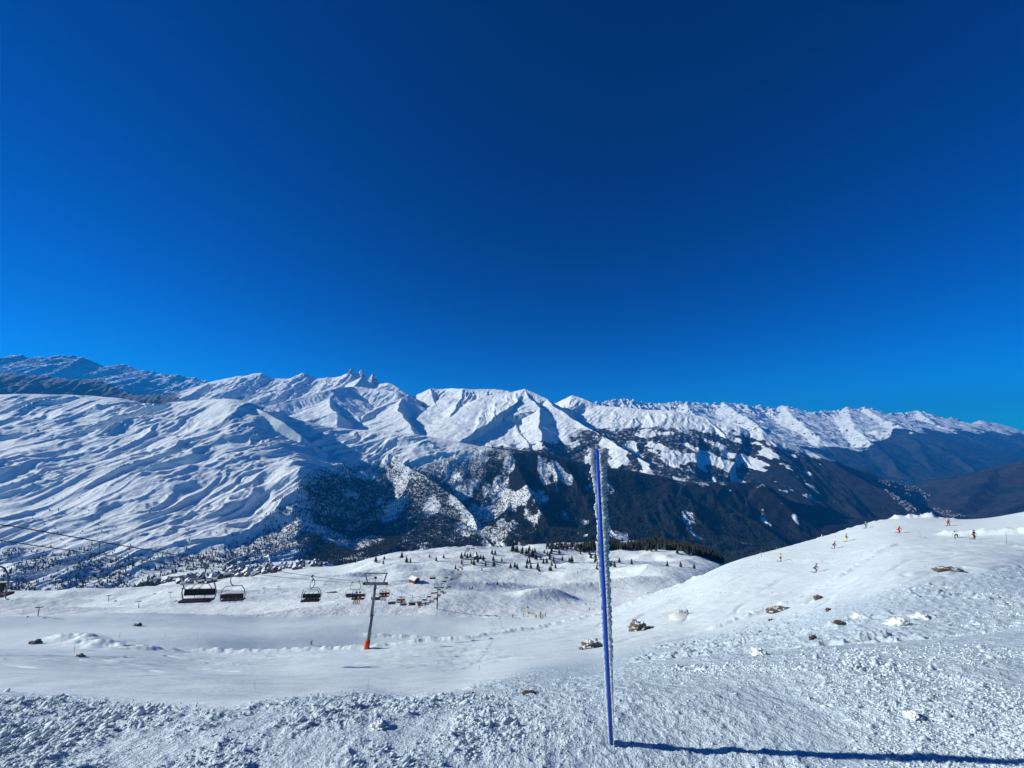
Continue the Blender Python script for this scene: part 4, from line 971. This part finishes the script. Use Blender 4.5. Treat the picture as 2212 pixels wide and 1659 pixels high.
# a simpler single-mesh chair for the ones only a few pixels wide
mb = MB(); mb.tube([(0, 0, 0.05), (0.3, 0, -0.6), (0, 0, -1.3)], 0.05, 5)
mb.tube([(-1.02, 0, -2.65), (-1.12, 0, -2.1), (-0.8, 0, -1.3), (0.8, 0, -1.3), (1.12, 0, -2.1), (1.02, 0, -2.65)], 0.05, 5)
mb.box((0, -0.15, -2.65), (1.02, 0.24, 0.07), None, 1); mb.box((0, 0.12, -2.2), (1.0, 0.05, 0.2), None, 1)
o = mb.build('lift_chair', [M['frame'], M['dark']]); far_chair = o.data; bpy.data.objects.remove(o)
chairs = {}
def heading(zc): d = ropept(zc+2, 0)-ropept(zc-2, 0); return math.atan2(-d.x, d.y)
nu = nd = 0
for side, start, proto, ch, nm in ((2.1, 24.1, ch_up, ku, 'up'), (-2.1, 17.7, ch_dn, kd_, 'down')):
    zc = start; i = 0
    while zc < 960:
        p = ropept(zc if zc > 18 else 16.9, side)
        if zc < 240:
            if i == 0: e = proto
            else: e = copy_tree(proto, ch)
        else:
            e = bpy.data.objects.new('lift_chair', far_chair); C.objects.link(e)
        e.scale = (0.9,)*3 if zc < 240 else (1.2,)*3; e.location = p; e.rotation_euler = (0, 0, heading(zc)+(0 if nm == 'up' else math.pi)+random.uniform(-.04, .04))
        chairs[(nm, i)] = e
        if nm == 'up':
            lab = {0: 'empty four-seat lift chair with black seats, nearest in full view, at left', 1: 'empty four-seat lift chair hanging mid-way between the left pair and the tall pylon',
                   2: 'lift chair with two riders just left of the tall pylon', 3: 'lift chair with two riders in red and green just right of the tall pylon', 4: 'lift chair with a single rider in red', 6: 'lift chair with two small riders, right of the single rider'}.get(i)
        else:
            lab = {0: 'lift chair cut off by the left edge of the photo, beside the dark wooded spur', 1: 'empty lift chair with its bar down, right-hand one of the left pair', 2: 'lift chair half hidden right behind the empty one hanging mid-way to the pylon',
                   3: 'empty lift chair overlapping the two riders left of the tall pylon', 4: 'empty lift chair partly behind the tall pylon mast'}.get(i)
        if lab is None: lab = 'tiny lift chair in the long row from the tall pylon down to the far station'
        tag(e, lab, 'lift chair', 'chairs hanging on the chairlift')
        i += 1; zc += 16.5 if zc < 400 else 22
# far lift station
ps = Vector((ropept(985, 0).x, ropept(985, 0).y, 0)); ps.z = gz(ps.x, ps.y)
st = empty('lift_station', ps); tag(st, 'dark lift station building at the top end of the steep ramp, centre distance', 'lift station')
MB().box((0, 0, 4.0), (7, 9, 4.5)).build('building', M['wood'], st)
MB().box((0, 0, 9.6), (8.2, 10.5, 0.8)).build('roof', M['cap'], st)
MB().box((9, 2, 1.8), (5, 5, 2.4)).build('annex', M['dark'], st)
for x_ in (-3, 0, 3): MB().box((x_, -9.02, 3.8), (0.9, 0.05, 1.0)).build('window', M['glass'], st)
# pylons of a second lift crossing the plateau at left
for i, (x, y, hp) in enumerate([(82,1331,18),(234,1299,12),(299,1313,13),(367,1291,11),(570,1282,11),(602,1275,8)]):
    g = on(x, y); hh = hp*depth(g)/F
    e = empty('small_pylon', g, random.uniform(-.3, .3)); tag(e, 'small distant T-shaped lift pylon on the snow at left', 'lift pylon', 'small pylons of the lifts at left')
    MB().tube([(0, 0, -1), (0, 0, hh)], [hh*0.05, hh*0.035], 7).build('mast', M['greypost'], e)
    MB().box((0, 0, hh), (hh*0.36, hh*0.05, hh*0.04)).build('crossarm', M['rope'], e)

# ---------------------------------------------------------------- people
def skin_mesh(name, J, E, sub=1):
    """J: name -> (x,y,z,rx,ry); E: edges; one continuous skinned surface rooted at the first joint"""
    bm = bmesh.new(); idx = {}; vs = bm.verts.layers.skin.verify()
    for i, (n_, q) in enumerate(J.items()):
        v = bm.verts.new(q[:3]); v[vs].radius = (q[3], q[4]); v[vs].use_root = (i == 0); idx[n_] = v
    for a_, b_ in E: bm.edges.new((idx[a_], idx[b_]))
    me = bpy.data.meshes.new(name); bm.to_mesh(me); bm.free(); o = bpy.data.objects.new(name, me); C.objects.link(o)
    o.modifiers.new('s', 'SKIN'); s2 = o.modifiers.new('u', 'SUBSURF'); s2.levels = sub; s2.render_levels = sub
    dg = bpy.context.evaluated_depsgraph_get(); m2 = bpy.data.meshes.new_from_object(o.evaluated_get(dg)); m2.name = name
    bpy.data.objects.remove(o)
    m2.polygons.foreach_set('use_smooth', [True]*len(m2.polygons)); return m2
POSES = {
 'standing': dict(hip=(0, 0, .92), knee=(.13, -.16, .50), ank=(.13, 0, .10), chest=(0, -.10, 1.30), neck=(0, -.12, 1.46), head=(0, -.15, 1.62), elbow=(.30, -.14, 1.12), hand=(.30, -.40, 1.02)),
 'gliding': dict(hip=(0, .10, .84), knee=(.14, -.18, .50), ank=(.14, 0, .10), chest=(0, -.16, 1.18), neck=(0, -.22, 1.34), head=(0, -.27, 1.49), elbow=(.34, -.16, 1.00), hand=(.36, -.44, .96)),
 'crouching': dict(hip=(.05, .22, .66), knee=(.17, -.20, .48), ank=(.20, 0, .10), chest=(-.10, -.14, .98), neck=(-.14, -.24, 1.10), head=(-.18, -.32, 1.23), elbow=(.34, -.20, .82), hand=(.46, -.40, .74)),
 'snowboarding': dict(hip=(0, .06, .82), knee=(.24, -.10, .46), ank=(.30, 0, .10), chest=(0, -.10, 1.18), neck=(0, -.12, 1.34), head=(.03, -.15, 1.50), elbow=(.36, -.08, 1.02), hand=(.40, -.26, .84)),
 'seated': dict(hip=(0, 0, 0.12), knee=(.13, -.46, .14), ank=(.14, -.58, -.30), chest=(0, 0.00, .50), neck=(0, -.02, .66), head=(0, -.05, .82), elbow=(.27, -.12, .34), hand=(.16, -.38, .26)),
}
PM = {}
def person_meshes(pose):
    if pose in PM: return PM[pose]
    q = POSES[pose]; v = lambda n: Vector(q[n]); mir = lambda p: Vector((-p.x, p.y, p.z))
    hip, chest, neck, head = v('hip'), v('chest'), v('neck'), v('head')
    def J_(infl, only=None):
        J = {'hip': (*hip, .15*infl, .11*infl), 'waist': (*((hip*.6+chest*.4)), .14*infl, .10*infl), 'chest': (*chest, .18*infl, .12*infl), 'neck': (*neck, .06, .06)}
        E = [('hip', 'waist'), ('waist', 'chest'), ('chest', 'neck')]
        for s_ in ('l', 'r'):
            f_ = (lambda p: p) if s_ == 'l' else mir
            sh = chest+Vector((.19 if s_ == 'l' else -.19, 0, .08)); el, ha = f_(v('elbow')), f_(v('hand'))
            J['sh'+s_] = (*sh, .075*infl, .07*infl); J['el'+s_] = (*el, .052*infl, .05*infl); J['wr'+s_] = (*ha, .036*infl, .036*infl)
            E += [('chest', 'sh'+s_), ('sh'+s_, 'el'+s_), ('el'+s_, 'wr'+s_)]
            th = hip+Vector((.10 if s_ == 'l' else -.10, 0, -.05)); kn, an = f_(v('knee')), f_(v('ank'))
            J['th'+s_] = (*th, .105*infl, .10*infl); J['kn'+s_] = (*kn, .072*infl, .07*infl); J['an'+s_] = (*an, .052*infl, .055*infl)
            E += [('hip', 'th'+s_), ('th'+s_, 'kn'+s_), ('kn'+s_, 'an'+s_)]
        return J, E
    J, E = J_(0.93)
    J['skull'] = (*(head+Vector((0, 0, .02))), .085, .095); J['crown'] = (*(head+Vector((0, .01, .08))), .06, .07); E += [('neck', 'skull'), ('skull', 'crown')]
    for s_ in 'lr':
        w_ = Vector(J['wr'+s_][:3]); d = (w_-Vector(J['el'+s_][:3])).normalized(); J['ha'+s_] = (*(w_+d*.09), .04, .03); E.append(('wr'+s_, 'ha'+s_))
        a_ = Vector(J['an'+s_][:3]); J['to'+s_] = (*(a_+Vector((0, -.18, -.05))), .05, .04); E.append(('an'+s_, 'to'+s_))
    out = {'body': skin_mesh('body', J, E)}
    J, E = J_(1.18); keep = [n for n in J if n[:2] in ('sh', 'el', 'wr') or n in ('hip', 'waist', 'chest', 'neck')]
    out['jacket'] = skin_mesh('jacket', {n: J[n] for n in keep}, [e for e in E if e[0] in keep and e[1] in keep])
    keep = [n for n in J if n[:2] in ('th', 'kn', 'an') or n == 'hip']
    out['trousers'] = skin_mesh('trousers', {n: J[n] for n in keep}, [e for e in E if e[0] in keep and e[1] in keep])
    hl = lump_mesh(3, .125, .145, .125, 2, 0.0, 1, 0.35)
    for vv in hl.vertices: vv.co += head+Vector((0, .01, .06))
    hl.name = 'helmet'; out['helmet'] = hl
    def gear(nm, fn): mb = MB(); fn(mb); o = mb.build(nm, M['black']); me = o.data; bpy.data.objects.remove(o); return me
    if pose == 'snowboarding':
        out['snowboard'] = gear('snowboard', lambda mb: mb.box((0, -.02, .02), (.76, .13, .012)))
    else:
        tilt = Matrix.Rotation(math.radians(-32 if pose == 'seated' else 0), 3, 'X')
        for s_ in (1, -1):
            a_ = v('ank'); a_ = Vector((a_.x*s_, a_.y, a_.z))
            out['ski'+('' if s_ > 0 else '#')] = gear('ski', lambda mb: mb.box(a_+Vector((0, -.10, -.09)), (.045, .84, .012), tilt))
            h_ = v('hand'); h_ = Vector((h_.x*s_, h_.y, h_.z))
            out['ski_pole'+('' if s_ > 0 else '#')] = gear('ski_pole', lambda mb: mb.tube([h_+Vector((0, -.03, .08)), h_+Vector((0.05*s_, .45, -.85 if pose != 'seated' else -.75))], .012, 5))
    PM[pose] = out; return out
CM = {}
def cloth(c):
    if c not in CM: CM[c] = paint('cloth_%d' % len(CM), c, 0.8, var=0.2)
    return CM[c]
def person(loc, rz, pose, jac, tro, hel, label, group, sc=1.0, roll=0):
    e = empty('person', loc, rz); e.scale = (sc, sc, sc); e.rotation_euler = (0, roll, rz)
    for nm, me in person_meshes(pose).items():
        c = bpy.data.objects.new(nm.strip('#'), me); C.objects.link(c); c.parent = e
        mt = {'body': M['skin'], 'jacket': cloth(jac), 'trousers': cloth(tro), 'helmet': cloth(hel)}.get(nm, M['black'])
        if not me.materials: me.materials.append(mt)
        c.material_slots[0].link = 'OBJECT'; c.material_slots[0].material = mt
    tag(e, label, 'person', group); return e
YEL, RED, GRN, BLU, BRN, BLK, ORG, WHT, PUR, GRY = (0.75,0.42,0.03), (0.5,0.02,0.03), (0.06,0.45,0.10), (0.03,0.08,0.35), (0.10,0.05,0.045), (0.02,0.02,0.028), (0.6,0.12,0.02), (0.75,0.77,0.8), (0.10,0.08,0.30), (0.12,0.14,0.16)
SK = [(1686,1213,'standing',YEL,BRN,BRN,0.9,'skier in a yellow jacket and dark trousers near the outer edge of the right-hand piste'),
 (1762,1237,'gliding',PUR,BLK,BLK,0.9,'skier in a blue-violet jacket gliding lowest on the right-hand piste'),
 (1802,1185,'gliding',BRN,BRN,BRN,0.8,'skier all in brown on the right-hand piste below the one in yellow trousers'),
 (1828,1170,'standing',BRN,(0.7,0.6,0.04),BLK,0.7,'skier in a dark jacket and bright yellow trousers on the right-hand piste'),
 (1870,1141,'standing',GRN,BLK,GRN,1.0,'skier in a green jacket on the skyline edge of the right-hand piste'),
 (1942,1152,'gliding',RED,RED,RED,0.3,'skier all in red in the middle of the upper piste'),
 (2049,1136,'snowboarding',ORG,BRN,BLK,0.0,'snowboarder in orange and brown by the churned snow heap at the crest'),
 (2066,1162,'crouching',WHT,BLK,BLK,-0.9,'crouching skier in a white jacket and black trousers in front of the bright bank'),
 (2104,1165,'standing',BRN,(0.16,0.06,0.05),BLK,0.1,'stocky skier in dark brown beside the marker pole at far right'),
 (672,1393,'gliding',(0.55,0.5,0.03),BLK,YEL,1.2,'lone skier in yellow on the shaded piste left of the tall pylon'),
 (1107,1334,'standing',RED,BLK,RED,0.5,'skier with a red top standing alone, leftmost in the bowl'),
 (1131,1332,'gliding',(0.03,0.12,0.08),BLK,BLK,1.0,'skier in dark green right beside the orange snow lance'),
 (1243,1299,'standing',GRN,BLK,BLK,0.4,'skier in green highest of the three strung out below the cliffy knoll'),
 (1266,1308,'standing',BLK,BLK,BLK,0.4,'skier in black, middle one of the three below the cliffy knoll'),
 (1273,1318,'gliding',BLK,BLK,BLK,0.9,'skier in black lowest of the three, left of the blue pole')]
for x, y, po, a_, b_, c_, rz, lab in SK:
    p = on(x, y); person(p+Vector((0, 0, 0.02)), rz, po, a_, b_, c_, lab, 'skiers and snowboarders on the pistes', 0.97)
for i, (x, y, a_) in enumerate([(1158,1335,BRN),(1166,1333,RED),(1168,1336.5,GRY),(1168.5,1328,BLK),(1173,1335,BLK),(1178,1332,RED)]):
    p = on(x, y); person(p, i*1.1, 'standing', a_, BLK, BLK, 'skier in the tight group standing together in the bowl', 'skiers in the tight group in the bowl', 1.05)
def rider(key, dx, jac, tro, hel, lab):
    ch = chairs[key]; p = Matrix.LocRotScale(ch.location, ch.rotation_euler, ch.scale) @ Vector((dx, -0.16, -2.60)); person(p, ch.rotation_euler.z, 'seated', jac, tro, hel, lab, 'riders on the chairlift')
rider(('up', 2), 0.28, (0.05,0.10,0.11), ORG, BLK, 'rider in grey jacket and orange trousers on the chair left of the pylon')
rider(('up', 2), -0.28, (0.02,0.03,0.08), BLK, BLK, 'rider in dark blue beside the one in orange trousers')
rider(('up', 3), 0.32, RED, RED, RED, 'rider in red on the chair just right of the pylon')
rider(('up', 3), -0.30, (0.05,0.06,0.03), BRN, BLK, 'rider in olive beside the red one, right of the pylon')
rider(('up', 4), 0.25, RED, BRN, RED, 'single rider in dark red leaning on the chair')
rider(('up', 6), 0.0, GRY, GRY, GRY, 'small rider in grey on the seventh chair')
rider(('up', 6), -0.55, RED, RED, RED, 'small rider in red on the seventh chair')
for i in range(7, 13): rider(('up', i), random.choice((-.5, 0, .5)), random.choice((BRN, RED, BLK)), BLK, random.choice((BLK, RED)), 'tiny rider on one of the crowded far chairs by the second pylon')

# ---------------------------------------------------------------- marker poles, snow lance, frosted stakes
mk = [(257,1379,13,'w'),(130,1393,13,'w'),(160,1408,18,'w'),(357,1376,10,'w'),(426,1376,11,'w'),(556,1367,9,'w'),(684,1366,9,'w'),(770,1366,10,'w'),(840,1371,11,'w'),(914,1373,10,'w'),(1025,1367,7,'w'),(1064,1364,14,'w'),
      (795,1489,20,'w'),(551,1488,17,'w'),(1035,1448,11,'b'),(1777,1168,13,'p'),(1532,1250,16,'p'),(1645,1203,11,'r'),(1799,1247,10,'w'),(1861,1203,10,'w'),(1701,1307,9,'w'),(1990,1160,15,'w'),(2097,1174,21,'w'),(2174,1177,27,'w')]
labs = {13: None}
ml = ['marker pole at the left end of the shaded piste','slanting marker pole left of the torn snow bank','tall marker pole on the torn snow bank, lower left','marker pole on the far edge of the shaded piste, second from left','marker pole on the far edge of the shaded piste below the left chairs','slanting marker pole below the pair of empty chairs','marker pole on the far edge of the shaded piste, above the yellow skier','marker pole on the far edge just left of the tall pylon','marker pole on the far edge just right of the tall pylon','marker pole on the far edge, second right of the pylon','short marker pole in the bowl below the skiers','leaning marker pole in the bowl, left of the leftmost red skier','faint thin pole on the near piste below the tall pylon','faint thin pole low on the near piste at left','black stub post where the rough crust meets the piste',
      'white pole on the skyline edge left of the brown skier','thick white pole at the outer edge of the piste, lower','red pole sticking up behind the edge, left of the yellow skier','thin stake on the berm below the violet skier','thin stake on the berm near the red skier','thin stake beside the long flat rock slab','leaning pole at the upper end of the berm','tall pole beside the stocky brown skier','rightmost pole, against the bright snow bank']
for (x, y, hp, kd2), lab in zip(mk, ml):
    p = on(x, y); hh = hp*depth(p)/F; r_ = {'w': 0.0105, 'b': 0.02, 'p': 0.025, 'r': 0.025}[kd2]*hh*1.6
    mt = {'w': M['greypost'], 'b': M['black'], 'p': M['white'], 'r': M['red']}[kd2]
    ln = random.uniform(-.12, .12)+(0.3 if 'slanting' in lab or 'leaning' in lab else 0)*(1 if x < 1000 else -1)
    o = MB().tube([(0, 0, -0.3), (ln*hh*0.5, 0, hh*0.5), (ln*hh, 0, hh)], [r_, r_, r_*0.8], 7).build('marker_pole', mt, None, True)
    o.location = p; tag(o, lab, 'marker pole', 'thin piste marker poles')
p = on(1140, 1325); e = empty('snow_lance', p); hh = 15*depth(p)/F; tag(e, 'orange snow-making lance with a boxy head, standing in the bowl above the skiers', 'snow lance')
MB().tube([(0, 0, 0), (0, 0, hh*0.75)], 0.22, 8).build('mast', M['yel'], e); MB().box((0, 0, hh*0.86), (0.5, 0.3, hh*0.09)).build('head', M['greypost'], e); MB().box((0.7, 0, 0.3), (0.5, 0.4, 0.35)).build('base_pad', M['yel'], e)
p = on(1476, 1328); e = empty('frosted_stakes', p); sc = depth(p)/F; tag(e, 'cluster of rime-covered stakes on a small snow mound, right of the blue pole', 'frosted stakes')
rnd = random.Random(9)
for q in range(9):
    dx = rnd.uniform(-12, 12)*sc; hh = rnd.uniform(8, 17)*sc*(1.25 if -6*sc < dx < -2*sc else 0.85); mb = MB(); pts = [(dx+rnd.uniform(-.8, .8)*sc, rnd.uniform(-3, 3)*sc, hh*t_) for t_ in (0, .25, .5, .75, 1)]
    mb.tube(pts, [1.0*sc, 1.5*sc, 2.1*sc, 2.3*sc, 1.2*sc], 8); mb.build('rimed_stake', M['rime'], e, True)
mb = MB()
for q in range(4): dx = -11*sc+q*7*sc; mb.tube([(dx, 0, 0), (dx, 0, 11*sc)], 0.5*sc, 5)
mb.tube([(-12*sc, 0, 8*sc), (11*sc, 0, 8*sc)], 0.4*sc, 5); mb.build('post', M['greypost'], e)
o = put('snow_mound', lump_mesh(77, 24*sc, 14*sc, 7*sc, 4, 0.12, 1.2, 0.3), M['cap'], on(1470, 1333), 0, 0, 0); tag(o, 'rounded snow mound under the frosted stakes', 'snow mound')

# ---------------------------------------------------------------- houses
def house_kit(i, w_, d_, h_, wallm):
    """four walls, snow-laden gable roof, windows"""
    wl = MB().box((0, 0, h_/2-1), (w_/2, d_/2, h_/2+1))
    wl.add([(-w_/2, -d_/2, h_), (w_/2, -d_/2, h_), (0, -d_/2, h_+w_*0.27)], [(0, 1, 2)]); wl.add([(-w_/2, d_/2, h_), (w_/2, d_/2, h_), (0, d_/2, h_+w_*0.27)], [(2, 1, 0)])
    rf = MB(); e_ = 0.9; t_ = 0.55
    for s_ in (-1, 1):
        a_ = Vector((0, 0, h_+w_*0.27+0.1)); b_ = Vector((s_*(w_/2+e_), 0, h_-0.45)); nrm = Vector((-(b_-a_).z*s_, 0, abs((b_-a_).x))).normalized()*t_; nrm.x = abs(nrm.x)*s_
        V = []
        for y_ in (-d_/2-e_, d_/2+e_):
            for q in (a_, b_, b_+nrm, a_+Vector((0, 0, t_*1.1))): V.append(Vector((q.x, y_, q.z)))
        rf.add(V, [(0, 1, 2, 3), (7, 6, 5, 4), (0, 4, 5, 1), (1, 5, 6, 2), (2, 6, 7, 3), (3, 7, 4, 0)])
    out = []
    for nm, b_, m_ in (('wall', wl, wallm), ('roof', rf, M['cap'])):
        o = b_.build(nm, m_); out.append((nm, o.data)); bpy.data.objects.remove(o)
    return out
M['slate'] = paint('dark_slates', (0.10, 0.10, 0.115), 0.8, scale=2, var=0.4)
KD = [(11,14,6),(13,20,9),(10,12,6),(14,26,12),(12,15,8)]
o = MB().box((0, 0, 0), (0.62, 0.05, 0.65)).build('window', M['glass']); win_me = o.data; bpy.data.objects.remove(o)
kits = [house_kit(0, 11, 14, 6, M['wood']), house_kit(1, 13, 20, 9, M['wood']), house_kit(2, 10, 12, 6, M['render_']), house_kit(3, 14, 26, 12, M['wood']), house_kit(4, 12, 15, 8, M['stone'])]
def house(p, rz, kit, s_, label, group, nm='house'):
    e = empty(nm, p, rz); e.scale = (s_, s_, s_)
    for n_, me in kits[kit]:
        c = bpy.data.objects.new(n_, me); C.objects.link(c); c.parent = e
        if n_ == 'roof' and group and random.random() < 0.42: c.material_slots[0].link = 'OBJECT'; c.material_slots[0].material = M['slate']
    if group is None:
        w_, d_, h_ = KD[kit]
        for fl in range(max(1, int(h_//3))):
            for q in range(4):
                c = bpy.data.objects.new('window', win_me); C.objects.link(c); c.parent = e; c.location = (-w_/2+(q+0.5)*w_/4, -d_/2-0.03, 1.6+fl*2.9)
            for q in range(5):
                c = bpy.data.objects.new('window', win_me); C.objects.link(c); c.parent = e; c.location = (-w_/2-0.03, -d_/2+(q+0.5)*d_/5, 1.6+fl*2.9); c.rotation_euler = (0, 0, math.pi/2)
    tag(e, label, 'house', group); return e
def village(poly, n, seed, label, group, mind=14, s0=.8, s1=1.2, ks=(0, 1, 2, 4, 3), slantf=0):
    rnd = random.Random(seed); got = []; tr = 0; xs = [p[0] for p in poly]; ys = [p[1] for p in poly]
    while len(got) < n and tr < n*60:
        tr += 1; x = rnd.uniform(min(xs), max(xs)); y = rnd.uniform(min(ys), max(ys)); ins = False
        for (x0, y0), (x1, y1) in zip(poly, poly[1:]+poly[:1]):
            if (y0 > y) != (y1 > y) and x < (x1-x0)*(y-y0)/(y1-y0)+x0: ins = not ins
        if not ins: continue
        p = hit(x, y)
        if p is None or math.hypot(p.x, p.y) < (1450 if n > 150 else 900): continue
        if any((p.x-q.x)**2+(p.y-q.y)**2 < mind**2 for q in got): continue
        got.append(p); house(Vector((p.x, p.y, gz(p.x, p.y))) if math.hypot(p.x, p.y) < 5200 else p, rnd.choice((0.5, 0.6, 2.1, 0.4))+rnd.uniform(-.15, .15), rnd.choice(ks), rnd.uniform(s0, s1), label, group)
village([(300,1262),(400,1246),(470,1236),(480,1230),(560,1220),(690,1213),(720,1220),(640,1233),(560,1242),(500,1258),(430,1270),(330,1272)], 200, 21, 'brown chalet with a snow-covered roof in the crowded ski village at left', 'chalets of the ski village', 13, .8, 1.2, (0, 1, 1, 3, 4, 1))
village([(1000,1192),(970,1190),(905,1195),(900,1199),(960,1200),(1000,1197)], 16, 22, 'small snow-roofed chalet in the hamlet on the plateau rim', 'chalets of the hamlet on the rim', 12, .7, 1.0, (0, 2, 4))
village([(1060,1140),(1120,1128),(1160,1140),(1150,1165),(1130,1178),(1060,1182),(1030,1170)], 46, 23, 'tiny snow-roofed house in the valley village beyond the plateau', 'houses of the valley village', 16, .8, 1.2, (0, 2, 4))
village([(1150,1110),(1190,1100),(1230,1108),(1200,1122)], 10, 24, 'tiny house of the high hamlet above the valley village', 'houses of the high hamlet', 18, .9, 1.2, (0, 2, 4))
for x, y, k_, s_, rz, lab in ((533,1243,3,1.4,0.5,'big dark hotel block standing alone at the front of the village'),(895,1258,0,0.42,0.9,'lone brown hut with a thick snow roof on the open plateau'),(934,1251,1,0.3,1.9,'long low building on the plateau, right of the lone hut'),(1028,1206,0,0.8,0.3,'hut beside the far lift station')):
    p = on(x, y); house(p, rz, k_, s_, lab, None)
p = on(717, 1280); o = put('snow_fence_wall', lump_mesh(88, 13*depth(p)/F, 3*depth(p)/F, 3.4*depth(p)/F, 3, .25, 1.5, .3), M['rock'], p); tag(o, 'low snow-topped stone ruin on the slope below the village', 'ruin')

# the towns far down in the great valley: only specks
def far_hits(poly, n, seed):
    rnd = random.Random(seed); out = []; xs = [p[0] for p in poly]; ys = [p[1] for p in poly]; tr = 0
    while len(out) < n and tr < n*8:
        tr += 1; x = rnd.uniform(min(xs), max(xs)); y = rnd.uniform(min(ys), max(ys)); ins = False
        for (x0, y0), (x1, y1) in zip(poly, poly[1:]+poly[:1]):
            if (y0 > y) != (y1 > y) and x < (x1-x0)*(y-y0)/(y1-y0)+x0: ins = not ins
        if not ins: continue
        d = unp(x, y, 1.0); h = math.hypot(d[0], d[1]); a = math.atan2(d[0], d[1]); sl_ = d[2]/h; best = None
        for A, R_r, Z in ((A1, rr, Z1), (A2, rr2, Z2), (A3, rr3, Z3), (A4, rr4, Z4)):
            col = Z[:, int(round((a-A[0, 0])/(A[0, 1]-A[0, 0])))]; m = np.nonzero((col >= sl_*R_r) & (R_r > 0.6))[0]
            if len(m) and m[0] > 0: best = R_r[m[0]]; break
        if best is None or best < 5600: continue
        out.append(Vector((best*math.sin(a), best*math.cos(a), sl_*best)))
    return out
mb = MB(); rnd = random.Random(4)
for p in far_hits([(1890,1036),(1960,1040),(2010,1070),(2000,1100),(1965,1108),(1930,1078)], 260, 31)+far_hits([(1960,1080),(2040,1100),(2090,1118),(2000,1112)], 90, 32):
    s_ = rnd.uniform(9, 22); mb.box(p+Vector((0, 0, 8)), (s_, s_*0.6, rnd.uniform(7, 14)), Matrix.Rotation(rnd.uniform(0, 3), 3, 'Z'), 0 if rnd.random() < .7 else 1)
o = mb.build('distant_town', [paint('pale_roofs', (0.22, 0.22, 0.23), 0.8), paint('dull_roofs', (0.09, 0.085, 0.09), 0.8)]); tag(o, 'scattered pale specks of towns on the floor of the great valley at right', 'town', kind='stuff')

# ---------------------------------------------------------------- haze
def box_obj(name, lo, hi, mat):
    bm = bmesh.new(); bmesh.ops.create_cube(bm, size=1)
    for v in bm.verts: v.co = Vector([lo[i]+(v.co[i]+.5)*(hi[i]-lo[i]) for i in range(3)])
    me = bpy.data.meshes.new(name); bm.to_mesh(me); bm.free(); me.materials.append(mat)
    o = bpy.data.objects.new(name, me); C.objects.link(o); return o
hz = bpy.data.materials.new('thin_air'); hz.use_nodes = True; t = hz.node_tree
t.nodes.remove(t.nodes['Principled BSDF'])
pv = t.nodes.new('ShaderNodeVolumePrincipled'); pv.inputs['Color'].default_value = (0.02, 0.36, 1.0, 1)
pv.inputs['Density'].default_value = 3.1e-5; pv.inputs['Anisotropy'].default_value = 0.1
t.links.new(pv.outputs[0], t.nodes['Material Output'].inputs['Volume'])
h = box_obj('haze', (-40000, -300, -2300), (40000, 35500, 2600), hz); h['kind'] = 'stuff'
